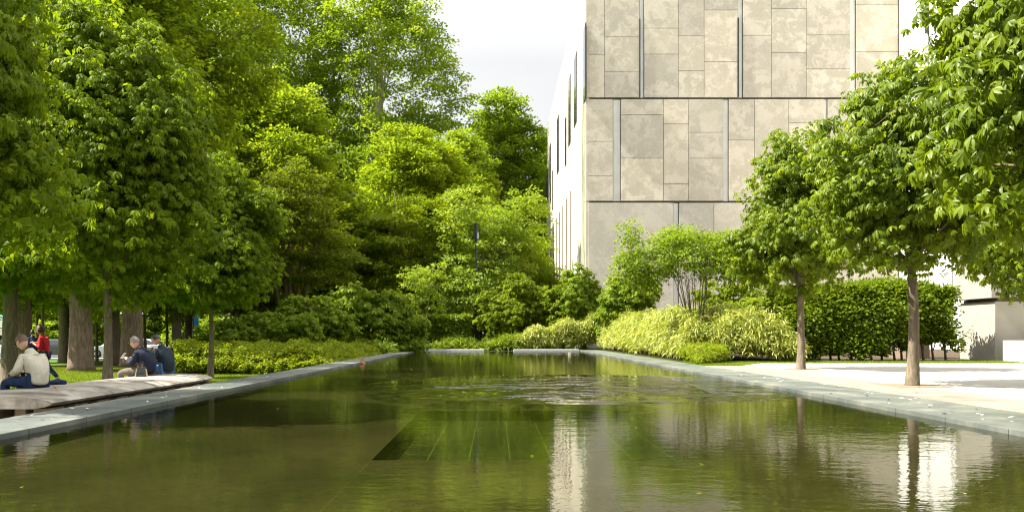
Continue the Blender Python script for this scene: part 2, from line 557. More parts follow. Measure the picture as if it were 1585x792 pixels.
# ------------------------------------------------------------------ museum building
SB = 21.0; DB = FPX / SB
def bx(px): return (px - VX) / SB
def bz(py): return CAMZ + (VY - py) / SB
ROOF = bz(-42)
mus = thing('museum_building', 'large pale stone museum block with staggered stone panels beyond the pool', 'building', (bx(905), DB, 0))
def bpart(mb, name, mat, parent=mus, **k):
    o = mb.build(name, mat, parent, **k)
    o.location = (-mus.location.x, -mus.location.y, 0) if parent is mus else (0, 0, 0)
    return o
XL = bx(906); XR = bx(1391); YB = 104.0
w = MB(); w.box(XL + .30, XR + 25, DB + .32, YB, 0, ROOF)
bpart(w, 'wall_core', M['backing'])
w = MB(); w.box(XL + .05, XR + 25, DB + .05, YB - .05, ROOF, ROOF + .5)
bpart(w, 'roof', M['slot'])
rs = random.Random(11)
G = .016
def panel(px0, px1, py0, py1, cols, mat='stone', vals=None):
    """cols: list of (right px, [joint ys])"""
    b = MB(); x = px0
    for xr, js in cols:
        ys = [py0] + list(js) + [py1]
        for a_, c_ in zip(ys[:-1], ys[1:]):
            b.box(bx(x) + G, bx(xr) - G, DB, DB + .3, bz(c_) + G, bz(a_) - G, rs.random())
        x = xr
    bpart(b, 'stone_panel', M[mat], bevel=.008)
T = -42
panel(908, 990, T, 151, [(936, [-5, 84.5]), (990, [-12, 57.5, 110.7])])
panel(997, 1142, T, 151, [(1050, [-9, 44, 84]), (1090, [0, 56, 110]), (1142, [16, 96])])
panel(1150, 1316, T, 151, [(1194, [-8, 55]), (1248, [14, 81.5]), (1316, [-2, 54.5, 107])])
panel(1325, 1391, T, 151, [(1391, [8, 80])])
panel(908, 949, 153.5, 311, [(949, [219, 272])])
panel(961, 1119.5, 153.5, 311, [(1027, [178, 245]), (1066, [192, 284.5]), (1119.5, [205, 245])])
panel(1128, 1276, 153.5, 311, [(1168, [217]), (1221, [244]), (1276, [190, 245])])
panel(1281, 1391, 153.5, 311, [(1336, [215]), (1391, [190, 250])])
zb0 = 539
panel(911, 1043, 313.5, zb0, [(1043, [])], 'stone_plain')
panel(1051, 1200, 313.5, zb0, [(1105, []), (1200, [])], 'stone_plain')
panel(1206, 1391, 313.5, zb0, [(1300, []), (1391, [])], 'stone_plain')
# recessed slot strips between panels, with dark metal blades beside some of them
b = MB()
for x0, x1, y0, y1 in ((990, 997, T, 151), (1142, 1150, T, 151), (1316, 1325, T, 151), (949, 961, 153.5, 311), (1119.5, 1128, 153.5, 311),
                       (1276, 1281, 153.5, 311), (1043, 1051, 313.5, zb0), (1200, 1206, 313.5, zb0)):
    b.box(bx(x0) + .03, bx(x1) - .03, DB + .12, DB + .31, bz(y1) + .02, bz(y0) - .02, rs.random())
bpart(b, 'recessed_strip', M['slot'])
for x0, y0, y1 in ((989.2, 30, 150), (1141.6, 28, 150)):
    b = MB(); b.box(bx(x0 + .3), bx(x0 + 1.9), DB - .06, DB + .25, bz(y1), bz(y0))
    bpart(b, 'metal_blade', M['dark_metal'])
# thin shadow-gap ledges between the courses
b = MB()
for y in (152.2, 312.2):
    b.box(bx(908), bx(1391), DB + .16, DB + .31, bz(y) - .015, bz(y) + .015)
bpart(b, 'course_ledge', simple('shadow_gap_bronze', (.09, .075, .055), .6))
# side facade, sunlit, seen very obliquely
def sd(px): return FPX * XL / (px - VX)
b = MB()
zc = [0, bz(312), bz(152), ROOF]
for k in range(3):
    y = DB; i = 0
    while y < YB - .5:
        y2 = min(y + (2.4, 3.3, 2.0, 4.1)[(i + k) % 4], YB)
        b.box(XL, XL + .3, y + .02, y2 - .02, zc[k] + .02, zc[k + 1] - .02, .55 + .4 * rs.random())
        y = y2; i += 1
bpart(b, 'side_stone', M['stone_plain'], bevel=.008)
cg = MB(); cg.box(XL - .03, XL + .01, DB + .35, DB + 2.2, 2.0, bz(155))
bpart(cg, 'corner_glass_strip', M['corner_glass'])
M['slit'] = simple('brown_slit', (.16, .12, .08), .5)  # plain brown of the lower side slits
for px, z0, z1, wd in ((905.5, bz(155), bz(40), 1.1), (891, 18.4, 24.0, 1.6), (882, 18.0, 23.9, 1.5), (876, 17.0, 21.4, 1.0), (864, 18.2, 24.0, 1.7),
                       (856, 15.5, 20.0, 1.0), (852, 17.0, 24.0, 1.6), (848, 16.5, 22.0, 1.6), (845.5, 15, 21, 1.4),
                       (883, 6.0, 13.6, .8), (877, 5.5, 13.6, .9), (871.5, 5, 13.6, .9), (866.5, 5, 13.6, 1.0), (862, 5, 13.6, 1.0), (857.5, 5, 13.6, 1.0), (853, 5, 13.6, 1.0), (849, 5, 13.4, 1.0)):
    y = sd(px); wd *= 1.25 if z1 > 14 else .7
    f = MB(); f.box(XL - .05, XL + .02, y - wd / 2 - .06, y + wd / 2 + .06, z0 - .06, z1 + .06)
    fo = bpart(f, 'window', M['dark_metal'] if z1 > 14 else M['slit'])
    g = MB(); g.box(XL - .065, XL - .052, y - wd / 2, y + wd / 2, z0, z1)
    bpart(g, 'pane', M['glass_dark'] if z1 > 14 else M['slit'], fo)

# tall white wing coming forward on the right
wing = thing('museum_wing', 'bright white panelled wing wall standing right of the stone facade', 'building', (XR, 50, 0))
b = MB(); y = DB - .02
for d in (57.9, 55.4, 52.5, 48.9, 45.6, 42.4, 40.0):
    b.box(XR, XR + .25, d + .08, y - .08, 0.02, ROOF + 1.2, rs.random()); y = d
o = b.build('panel_wall', simple('white_wall_panel', (.70, .69, .65), .6, .3, 0, .05, .5), wing, bevel=.01); o.location = -wing.location
b = MB(); b.box(XR + .25, XR + 6, 40.02, DB - .3, 0, ROOF + 1.15)
o = b.build('wall_core', M['backing'], wing); o.location = -wing.location
b = MB(); b.box(XR - .18, XR - .003, 55.3, 55.55, bz(84) , ROOF)
o = b.build('metal_blade', M['dark_metal'], wing); o.location = -wing.location
b = MB(); b.box(XR - .05, XR - .003, 48.86, 48.95, bz(84), ROOF)
o = b.build('metal_blade', M['dark_metal'], wing); o.location = -wing.location

# low pavilion on the right edge
pav = thing('stone_pavilion', 'low beige stone pavilion wall with dark ledge at the plaza edge', 'building', (19.3, 31.25, 0))
b = MB()
b.box(19.3, 24.2, 31.25, 33.6, 0, 2.30, .5); b.box(24.22, 34, 31.25, 33.6, 0, 2.30, .7)
o = b.build('base_wall', simple('pavilion_stone', (.29, .268, .222), .8, .2, 0, .1, 1.2), pav, bevel=.015); o.location = -pav.location
b = MB(); b.box(19.45, 34, 31.35, 33.6, 2.302, 2.42)
o = b.build('dark_ledge', simple('ledge_bronze', (.14, .10, .07), .6, .3, 0, .2), pav); o.location = -pav.location
b = MB()
for i in range(8):
    b.box(19.1 + i * 1.6, 20.66 + i * 1.6, 31.15, 33.6, 2.43, 8.0, rs.random())
o = b.build('upper_wall', simple('pavilion_panel', (.27, .25, .21), .8, .2, 0, .08, 1.0), pav, bevel=.012); o.location = -pav.location
b = MB(); b.box(19.294, 19.30, 31.55, 31.9, 0, 2.3); 
b = MB(); b.prism([(17.2, 0), (17.2, 2.2), (17.4, 2.3), (18.2, 2.3), (18.2, 0)], 33.9, 36.2)
o = b.build('brown_end_wall', simple('brown_stone', (.16, .12, .08), .8), pav); o.location = -pav.location
# pale plinth block
pl = MB(); pl.box(0, 3.2, 0, 1.2, .0, .79)
o = tag(pl.build('stone_plinth', simple('pale_plinth', (.66, .62, .53), .7), bevel=.012), 'pale rectangular stone block standing before the pavilion wall', 'plinth')
o.location = (18.95, 29.4 - .4, 0)

# ------------------------------------------------------------------ foliage
def unit(a):
    return a / np.maximum(np.linalg.norm(a, axis=-1, keepdims=True), 1e-9)


def lf_noise(p, seed):
    r = np.random.default_rng(seed)
    s = 0
    for k in range(5):
        f = r.normal(size=3) * (1.2 + k * .9)
        s = s + np.sin(p @ f + r.random() * 6.28) / (1 + k * .45)
    return s / 3.0


def clumps(rng, lobes, n, inner=.35, rough=.18, seed=1, shell=.5):
    """clump centres spread through a crown made of several lobes; returns centres and outward directions"""
    vols = np.array([l[3] * l[4] * l[5] for l in lobes]) ** .75
    pick = rng.choice(len(lobes), n, p=vols / vols.sum())
    L = np.array(lobes)[pick]
    d = unit(rng.normal(size=(n, 3)))
    r = inner + (1 - inner) * rng.random(n) ** shell
    r = r * (1 + rough * lf_noise(d * 1.6 + pick[:, None], seed))
    c = L[:, :3] + d * L[:, 3:6] * r[:, None]
    ctr = np.array([l[:3] for l in lobes]).mean(axis=0)
    out = unit(unit(c - ctr) + d)
    return c, out


def leaf_arrays(rng, C, O, per, rc, flat=.35, L=.2, W=.1, up=.8, droop=.4, palm=0, fine=False, jit=.45, vshift=0):
    n = len(C) * per
    c = np.repeat(C, per, 0); o = np.repeat(O, per, 0)
    off = unit(rng.normal(size=(n, 3))) * (rc * rng.random((n, 1)) ** .45)
    if hasattr(rc, '__len__'): pass
    off[:, 2] *= flat
    pos = c + off
    rr = np.linalg.norm(off[:, :2], axis=1) / rc
    pos[:, 2] -= droop * rr ** 2 * rc * .6
    tip = unit(off * [1, 1, .3] + o * rc * .5 + rng.normal(size=(n, 3)) * rc * .45)
    tip[:, 2] -= droop * (.6 + .8 * rng.random(n)); tip = unit(tip)
    nr = unit(np.array([0, 0, up]) + o * .45 + rng.normal(size=(n, 3)) * jit)
    nr = unit(nr - tip * (nr * tip).sum(1, keepdims=True))
    sd_ = np.cross(tip, nr)
    ln = L * (.65 + .7 * rng.random(n)); wd = W * (.75 + .5 * rng.random(n))
    cl = np.repeat(rng.random(len(C)), per)
    v = np.clip(.45 * cl + .45 * rng.random(n) + .1 * rr + vshift, 0, 1)
    if palm:
        ang = np.linspace(-1.75, 1.75, palm)
        n2 = n * palm
        a = np.tile(ang, n) + rng.normal(size=n2) * .12
        T = np.repeat(tip, palm, 0); S = np.repeat(sd_, palm, 0); Nn = np.repeat(nr, palm, 0)
        tip = unit(T * np.cos(a)[:, None] + S * np.sin(a)[:, None] - Nn * (.35 + .3 * rng.random((n2, 1))) + np.array([0, 0, -.25]))
        nr = unit(Nn - tip * (Nn * tip).sum(1, keepdims=True)); sd_ = np.cross(tip, nr)
        pos = np.repeat(pos, palm, 0); ln = np.repeat(ln, palm) * (1 - .28 * np.abs(a) / 1.75); wd = np.repeat(wd, palm) * (1 - .2 * np.abs(a) / 1.75)
        v = np.repeat(v, palm); n = n2
    ln = ln[:, None]; wd = wd[:, None]
    if fine:
        V = np.empty((n, 5, 3))
        mid = pos + tip * ln * .58
        V[:, 0] = pos
        V[:, 1] = mid + sd_ * wd * .5 + nr * wd * .16
        V[:, 2] = mid
        V[:, 3] = mid - sd_ * wd * .5 + nr * wd * .16
        V[:, 4] = pos + tip * ln - nr * ln * .22
        base = (np.arange(n) * 5)[:, None]
        F_ = np.concatenate([base + np.array(t) for t in ([0, 2, 1], [0, 3, 2], [1, 2, 4], [2, 3, 4])], 0)
        return V.reshape(-1, 3), F_, np.repeat(v, 5)
    V = np.empty((n, 4, 3))
    mid = pos + tip * ln * .5
    V[:, 0] = pos
    V[:, 1] = mid + sd_ * wd * .5 + nr * wd * .15
    V[:, 2] = pos + tip * ln
    V[:, 3] = mid - sd_ * wd * .5 + nr * wd * .15
    F_ = (np.arange(n) * 4)[:, None] + np.array([0, 1, 2, 3])
    return V.reshape(-1, 3), F_, np.repeat(v, 4)


def trunk_mesh(name, mat, targets, h, r, seed=0, limbs=14, fork=.35, lean=(0, 0), n=10, flare=1.35, top=.25, start=None, lump=.06):
    """tapered trunk and limbs reaching into the crown; base at the local origin"""
    rr = random.Random(seed)
    mb = MB()
    k = 9
    pts = []; rad = []
    for i in range(k):
        t = i / (k - 1)
        pts.append(Vector((lean[0] * t * h + math.sin(t * 5 + seed) * .03 * h * t, lean[1] * t * h + math.cos(t * 4 + seed) * .02 * h * t, -.05 + t * h)))
        f = 1 - (1 - top) * t
        if i == 0: f *= flare
        rad.append(r * f)
    pts.insert(1, pts[0].lerp(pts[1], .12)); rad.insert(1, r * (1 + (flare - 1) * .35))
    mb.tube(pts, rad, n, lump=lump)
    T = sorted(range(len(targets)), key=lambda i: rr.random())[:limbs]
    for i in T:
        tg = Vector(targets[i])
        t0 = fork + (.95 - fork) * min(1, max(0, (tg.z / h - .35))) * rr.uniform(.6, 1)
        f_ = t0 * (k - 1); j = min(int(f_), k - 2)
        q = [p for ii, p in enumerate(pts) if ii != 1]
        p0 = q[j].lerp(q[j + 1], f_ - j)
        r0 = r * (1 - (1 - top) * t0) * rr.uniform(.38, .6)
        d = tg - p0
        ctl = p0 + Vector((d.x * .35, d.y * .35, abs(d.z) * .6 + d.length * .1))
        P_ = []; Rr = []
        for s in range(6):
            u = s / 5
            P_.append(p0 * (1 - u) ** 2 + ctl * 2 * u * (1 - u) + tg * u ** 2 + Vector((rr.uniform(-1, 1), rr.uniform(-1, 1), rr.uniform(-1, 1))) * .02 * d.length * (u > 0) * (u < 1))
            Rr.append(max(r0 * (1 - .85 * u), .006))
        mb.tube(P_, Rr, 6, cap=False)
        for _ in range(3):
            u = rr.uniform(.45, .9); b0 = P_[int(u * 5)]
            e = b0 + Vector((rr.uniform(-1, 1), rr.uniform(-1, 1), rr.uniform(-.1, .9))) * d.length * .3
            mb.tube([b0, b0.lerp(e, .5) + Vector((0, 0, .04 * d.length)), e], [r0 * .3, r0 * .2, .004], 5, cap=False)
    return mb.mesh(name, mat, smooth=True)


def tree_meshes(seed, lobes, ncl, per, rc, L, W, lm, bm_, h, r, palm=0, fine=False, limbs=16, fork=.35, inner=.35, rough=.2, flat=.4,
                droop=.4, up=.8, jit=.45, lean=(0, 0), n=10, shell=.5, top=.25, vshift=0, flare=1.35):
    rng = np.random.default_rng(seed)
    C, O = clumps(rng, lobes, ncl, inner, rough, seed, shell)
    V, F_, v = leaf_arrays(rng, C, O, per, rc, flat, L, W, up, droop, palm, fine, jit, vshift)
    cm = np_mesh('crown', V, F_, M[lm], v)
    tm = trunk_mesh('trunk', M[bm_], C[np.linalg.norm((C - np.array(lobes)[:, :3].mean(0)), axis=1) > 0], h, r, seed, limbs, fork, lean, n, flare, top)
    return cm, tm


def place_tree(name, label, cat, meshes, x, y, z=None, rz=0, s=1, group=None, sz=None, tname='trunk'):
    t = thing(name, label, cat, (x, y, gz(x, y) if z is None else z), rz, group)
    t.scale = (s, s, sz or s)
    link('crown', meshes[0], t); link(tname, meshes[1], t)
    return t


# --- chestnut trees that line the pool
def chest(seed, r, z0, z1, dens=1.0, trunk_r=.1, lm='chestnut', x=1.0, dome=False):
    zc_ = (z0 + z1) / 2; h = z1 - z0
    if dome:   # widest low down, rounded cone above
        lobes = [(0, 0, z0 + h * .30, r * .98, r * .98, h * .27), (0, 0, z0 + h * .52, r * .80, r * .80, h * .30), (0.05, 0, z0 + h * .76, r * .50, r * .5, h * .25)]
    else:
        lobes = [(0, 0, z0 + h * .34, r * .95, r * .95, h * .32), (.1, 0, z0 + h * .58, r * .92, r * .92, h * .32), (-.1, 0, z0 + h * .8, r * .62, r * .62, h * .22)]
    # irregular side boughs
    rr = random.Random(seed)
    for i in range(6):
        a = i * 1.05 + rr.random(); q = rr.uniform(.55, .72)
        lobes.append((math.cos(a) * r * q, math.sin(a) * r * q, z0 + h * rr.uniform(.18, .7), r * .38, r * .38, h * .13))
    vol = r * r * h
    return tree_meshes(seed, lobes, int(46 * vol * dens), 9, .32, .17, .060, lm, 'bark', z0 + h * .75, trunk_r, palm=6, fine=True, limbs=22, flare=1.6,
                       fork=.30, inner=.25, rough=.16, flat=.5, droop=.55, up=.9, jit=.35, shell=.6, top=.3)

LG = 'chestnut trees lining the left side of the pool'
RG = 'chestnut trees lining the right plaza'
ch_a = chest(1, 2.35, 1.95, 7.4, trunk_r=.095, dome=True)
ch_b = chest(2, 2.6, 1.9, 9.2, trunk_r=.11)
ch_c = chest(3, 2.0, 2.15, 7.0, trunk_r=.115, lm='chestnut_right')
ch_e = chest(8, 2.5, 1.75, 8.6, trunk_r=.115, lm='chestnut_right')
ch_d = chest(4, 2.05, 1.95, 6.5, trunk_r=.115, lm='chestnut_right')
place_tree('chestnut_tree', 'dome shaped chestnut tree with thin trunk behind the far end of the bench', 'tree', ch_a, -9.2, 26.0, rz=.4, group=LG)
place_tree('chestnut_tree', 'dark chestnut tree with slender pale trunk rising behind the bench middle', 'tree', ch_b, -9.2, 19.1, rz=1.0, group=LG)
place_tree('chestnut_tree', 'nearest chestnut tree, big drooping leaves hanging into the left edge', 'tree', ch_b, -9.35, 12.2, rz=2.9, group=LG)
place_tree('chestnut_tree', 'chestnut tree with stout smooth trunk behind the man in beige jacket', 'tree', chest(7, 2.9, 2.2, 10.5, trunk_r=.2), -12.4, 20.6, rz=2.0, group=LG)
place_tree('chestnut_tree', 'smaller chestnut crown rising on the white plaza nearer the bamboo', 'tree', ch_c, (1240 - VX) / 53, 23.6, rz=.7, group=RG)
place_tree('chestnut_tree', 'full chestnut tree with straight trunk in middle of the plaza', 'tree', ch_d, (1411 - VX) / 78, 16.0, rz=2.2, group=RG)
place_tree('chestnut_tree', 'nearest chestnut tree reaching into the upper right corner', 'tree', ch_e, 8.25, 10.2, rz=4.0, s=1.08, group=RG)
place_tree('chestnut_tree', 'chestnut crown filling the right edge before the white wing wall', 'tree', ch_e, 14.3, 20.5, rz=5.0, s=.98, group=RG)

# --- tall plane trees behind on the left
def big(seed, r, z0, z1, lm, ncl=900, per=64, rc=.75, L=.235, W=.165, bark='bark_plane', tr=.48, inner=.3, airy=1.0, limbs=26, n=14):
    h = z1 - z0; rr = random.Random(seed)
    lobes = [(0, 0, z0 + h * .5, r * .85, r * .85, h * .48)]
    for i in range(13):
        a = i * 2.4 + rr.random(); q = rr.uniform(.45, .85)
        zz = z0 + h * (.06 + .88 * (i + .5) / 13)
        s = math.sin(math.pi * min(.95, max(.12, (zz - z0) / h)))
        lobes.append((math.cos(a) * r * q * s, math.sin(a) * r * q * s, zz, r * .42, r * .42, h * .13))
    return tree_meshes(seed, lobes, int(ncl * airy), per, rc, L, W, lm, bark, z0 + h * .8, tr, limbs=limbs, fork=.3, inner=inner, rough=.22,
                       flat=.45, droop=.35, up=.7, jit=.6, n=n, top=.2, flare=1.25)

bg1 = big(21, 5.6, 3.4, 21, 'plane', 1250)
bg2 = big(22, 6.0, 3.8, 24, 'plane', 1350, tr=.5)
bg3 = big(23, 6.4, 5, 29, 'plane_bright', 1500, 50, .7, L=.22, W=.15, bark='bark_pale', tr=.42, limbs=34, inner=.45)
bg4 = big(24, 5.5, 2.5, 19.5, 'plane', 1700, 54, .75, L=.25, W=.17, tr=.3)
PG = 'tall plane trees on the lawn'
place_tree('plane_tree', 'massive ridged plane tree trunk between the red sweater and the slender trunk', 'tree', bg1, (125 - VX) * 34 / FPX, 34, rz=.3, group=PG)
place_tree('plane_tree', 'thick brown plane tree trunk right behind the grey haired sitter', 'tree', bg2, (204 - VX) * 39 / FPX, 39, rz=1.5, group=PG)
place_tree('plane_tree', 'narrower plane tree trunk beside the low hedge behind the dark haired sitter', 'tree', bg1, (273 - VX) * 50 / FPX, 50, rz=2.5, s=.62, sz=.8, group=PG)
place_tree('plane_tree', 'twin plane tree trunk leaning just right of the narrower one', 'tree', bg2, (291 - VX) * 57 / FPX, 57, rz=3.6, s=.6, sz=.8, group=PG)
place_tree('plane_tree', 'plane tree trunk half hidden behind the stout smooth trunk', 'tree', bg1, (38 - VX) * 42 / FPX, 42, rz=4.4, s=.9, group=PG)
place_tree('plane_tree', 'dark plane tree trunk between slender chestnut trunk and grey haired sitter', 'tree', bg1, (176 - VX) * 48 / FPX, 48, rz=5.1, s=.8, sz=1.0, group=PG)
place_tree('plane_tree', 'far plane tree trunk leaning beside the massive ridged one', 'tree', bg2, (100 - VX) * 50 / FPX, 50, rz=.9, s=.7, sz=.9, group=PG)
place_tree('tall_tree', 'very tall airy tree with pale limbs showing against the sky', 'tree', bg3, (585 - VX) * 104 / FPX, 104, z=-.3, rz=1.2, s=1.78, sz=1.74)
place_tree('tall_tree', 'tall bright tree standing behind the airy one, left of it', 'tree', bg3, (425 - VX) * 106 / FPX, 106, z=-.3, rz=3.2, s=1.8, sz=1.8)
bg5 = big(25, 8.6, 3.0, 34, 'plane_bright', 1500, 46, 1.1, L=.42, W=.30, tr=.45)
place_tree('background_tree', 'rounded bright green tree beside the sunlit building edge', 'tree', bg5, (775 - VX) * 116 / FPX, 116, z=-.3, rz=.5, s=1.04, sz=1.04)
place_tree('background_tree', 'rounded green tree under the open sky left of the building', 'tree', bg5, (700 - VX) * 94 / FPX, 94, z=-.3, rz=2.5, s=.80, sz=.72)
place_tree('background_tree', 'green tree peeking behind the far end of the sunlit facade', 'tree', bg5, (838 - VX) * 125 / FPX, 125, z=-.3, rz=1.5, s=.9, sz=.9)
place_tree('background_tree', 'full green tree behind the dark olive one', 'tree', bg4, -18, 64, z=-.5, rz=4.5, s=1.15, sz=1.1)
place_tree('background_tree', 'bright tree filling the gap left of the rounded trees', 'tree', bg4, -8, 80, z=-.3, rz=5.5, s=1.25, sz=1.1)

def bushy(seed, r, z0, z1, lm, ncl, per, rc, L, W, tr=.06, stems=5, ry=None, palm=0, fine=False, flat=.4, droop=.45, spread=.5, bark='bark_dark', inner=.3, rough=.25, up=.8, jit=.5, layers=False):
    rng = np.random.default_rng(seed); h = z1 - z0; rr = random.Random(seed); ry = ry or r
    lobes = [(0, 0, z0 + h * .45, r * .8, ry * .8, h * .45)]
    for i in range(8):
        a = i * 2.4 + rr.random(); q = rr.uniform(.45, .75)
        lobes.append((math.cos(a) * r * q, math.sin(a) * ry * q, z0 + h * rr.uniform(.2, .85), r * .42, ry * .42, h * .2))
    C, O = clumps(rng, lobes, ncl, inner, rough, seed)
    if layers:
        C[:, 2] = z0 + np.round((C[:, 2] - z0) / (h / 7)) * (h / 7) + rng.normal(size=len(C)) * .26
    C[:, 2] = np.maximum(C[:, 2], .12)
    V, F_, v = leaf_arrays(rng, C, O, per, rc, flat, L, W, up, droop, palm, fine, jit)
    V[:, 2] = np.maximum(V[:, 2], .0)
    cm = np_mesh('crown', V, F_, M[lm], v)
    mb = MB()
    for i in range(stems):
        a = i * 2.4; sp = spread * rr.uniform(.5, 1) * r
        tgt = Vector((math.cos(a) * sp, math.sin(a) * sp * ry / r, z0 + h * rr.uniform(.5, .8)))
        b0 = Vector((math.cos(a) * tr * 1.5, math.sin(a) * tr * 1.5, -.05))
        c_ = b0.lerp(tgt, .5); c_.z += .05 * h; c_ -= Vector((tgt.x, tgt.y, 0)) * .12
        mb.tube([b0, b0.lerp(c_, .6), c_, c_.lerp(tgt, .6), tgt], [tr, tr * .85, tr * .7, tr * .5, tr * .2], 7)
        for _ in range(3):
            q = c_.lerp(tgt, rr.random()); e = q + Vector((rr.uniform(-1, 1) * r * .35, rr.uniform(-1, 1) * ry * .35, rr.uniform(.1, .3) * h))
            mb.tube([q, e], [tr * .45, tr * .12], 5)
    return cm, mb.mesh('stems', M[bark], smooth=True)


SH = [bushy(131, 3.6, .2, 4.0, 'plane_bright', 330, 24, .6, .34, .2, .06, 4), bushy(132, 3.2, .2, 3.2, 'plane', 300, 24, .6, .34, .2, .06, 4)]
# --- far trees over the road: thin trunks, low bright crowns
far_a = big(31, 4.4, 1.9, 13, 'plane_bright', 520, 30, .9, L=.42, W=.3, tr=.2, limbs=10, n=8)
far_b = big(32, 5.2, 2.2, 15, 'plane', 560, 30, .95, L=.42, W=.3, tr=.24, limbs=10, n=8)
FG = 'trees beyond the road'
k = 0
rr = random.Random(5)
for (x, y) in [(-70, 80), (-62, 88), (-55, 79), (-48, 90), (-43, 80), (-36, 92), (-31, 81), (-25, 95), (-22, 84), (-15, 96), (-4, 98), (-78, 95), (-40, 104), (-30, 108), (-56, 106), (3, 120), (-12, 112)]:
    place_tree('roadside_tree', 'one of the thin trunked sunny trees beyond the road', 'tree', (far_a, far_b)[k % 2], x + rr.uniform(-1.5, 1.5), y, z=-.8, rz=k * 1.3, s=rr.uniform(.85, 1.15), group=FG)
    k += 1
for i in range(9):
    x = -66 + i * 6.2
    place_tree('roadside_shrub', 'one of the loose sunny shrubs beyond the road', 'shrub', SH[i % 2], x, 77 + (i % 3) * 1.5, z=-.8, rz=i * 1.7, s=1 + .12 * (i % 3), group='shrubs beyond the road', tname='stems')
TG = 'young thin trees on the lawn'
thin = big(33, 2.6, 3.6, 11, 'plane', 300, 30, .55, L=.3, W=.2, tr=.11, limbs=10, n=8)
for px, y, lab in ((57, 54, 'thin dark lawn tree directly behind the woman in red'), (67, 47, 'thin lawn tree between dark blue walker and red sweater'),
                   (97, 56, 'thin leaning lawn tree in front of the grey car'), (150, 55, 'thin lawn tree right of the massive trunk'),
                   (225, 52, 'thin lawn tree between the thick trunk and dark hair'), (12, 50, 'thin lawn tree by the traffic signal'),
                   (258, 56, 'thin lawn tree above the dark haired sitter')):
    place_tree('young_tree', lab, 'tree', thin, (px - VX) * y / FPX, y, rz=px, group=TG)

# --- understorey trees beyond the pool's left corner
def at(px, D): return ((px - VX) * D / FPX, D)
x, y = at(452, 50)
place_tree('understory_tree', 'dark olive multi stemmed tree between chestnuts and broad leaved shrubs', 'tree', bushy(41, 4.6, 4.2, 12.2, 'olive', 620, 40, .55, .22, .12, .13, 9, layers=True), x, y, tname='stems')
x, y = at(395, 56)
place_tree('understory_tree', 'olive green small tree at the left of the dark multi stemmed one', 'tree', bushy(42, 4.2, 1.8, 10, 'olive', 560, 40, .6, .24, .14, .12, 5), x, y, tname='stems')
x, y = at(612, 65)
place_tree('understory_tree', 'deep green layered tree standing left of the lamp post', 'tree', bushy(43, 4.2, 2.2, 14.0, 'deep', 640, 44, .6, .26, .15, .13, 4, layers=True), x, y, tname='stems')
x, y = at(535, 66)
place_tree('understory_tree', 'mid green tree behind the broad leaved shrubs', 'tree', bushy(44, 4.8, 1.5, 12.5, 'plane', 640, 42, .65, .27, .17, .12, 5), x, y, tname='stems')
x, y = at(655, 55.6)
place_tree('small_tree', 'small slender pale tree above the clipped hedge', 'tree', bushy(45, 1.5, 3.2, 7.2, 'pale', 110, 26, .4, .2, .1, .06, 2, layers=True), x, y, tname='stems')
x, y = at(745, 64)
place_tree('small_tree', 'light green spreading tree wrapped round the lamp post', 'tree', bushy(46, 4.9, 1.6, 13.2, 'pale', 1050, 42, .62, .22, .13, .07, 7), x, y, tname='stems')
x, y = at(815, 68)
place_tree('small_tree', 'fresh green tree touching the sunlit facade', 'tree', bushy(47, 3.6, 1.2, 10.5, 'plane_bright', 620, 38, .6, .22, .14, .08, 5), x, y, tname='stems')

# --- broad leaved shrubs
def bigshrub(seed, r, z1, ry=None, lm='shrub', ncl=130, L=.26, W=.13, per=8, rc=.38):
    return bushy(seed, r, .35, z1, lm, ncl, per, rc, L, W, .04, 6, ry, palm=5, fine=True, flat=.35, droop=.6, inner=.45, rough=.25, up=1.1, jit=.3)
s1 = bigshrub(51, 2.6, 4.3, 2.2, ncl=420); s2 = bigshrub(52, 2.2, 3.2, 2.0, ncl=330); s3 = bigshrub(53, 2.4, 4.8, 1.9, 'deep', ncl=420)
SG = 'broad leaved shrubs behind the pool'
for ms, px, D, lab, s in ((s2, 385, 43, 'dark broad leaved shrub just behind the slender end tree', .9), (s2, 452, 41.5, 'low broad leaved shrub left of the mound, above the ground cover', .85),
                          (s1, 500, 45, 'rounded light topped broad leaved shrub in the middle of the row', .92), (s1, 566, 48, 'tallest mound of broad leaved shrubs near the far pool corner', 1.05),
                          (s2, 622, 50.5, 'low broad leaved shrub beside the clipped hedge', .92)):
    x, y = at(px, D)
    place_tree('broadleaf_shrub', lab, 'shrub', ms, x, y, rz=px, s=s, group=SG, tname='stems')
for ms, px, D, lab, s, z in ((s3, 820, 59.6, 'dark glossy shrub behind the overflow gap', 1.12, 0), (s3, 775, 57.4, 'dark shrub at the foot of the light green tree', .85, 0), (s3, 872, 58.6, 'dark shrub behind the pale bamboo, left of the building corner', 1.0, 0)):
    x, y = at(px, D)
    place_tree('dark_shrub', lab, 'shrub', ms, x, y, z=z, rz=px, s=s, group='dark shrubs behind the pool end', tname='stems')
x, y = at(905, 57.6)
place_tree('broadleaf_shrub', 'broad leaved shrub climbing against the building corner', 'shrub', bigshrub(54, 2.3, 6.8, 1.2, ncl=520), x, y, rz=1, tname='stems')
x, y = at(968, 52)
place_tree('broadleaf_shrub', 'broad leaved shrub between the building corner and the fan stemmed tree', 'shrub', bigshrub(55, 2.5, 5.6, 2.0, ncl=520), x, y, rz=2, tname='stems')

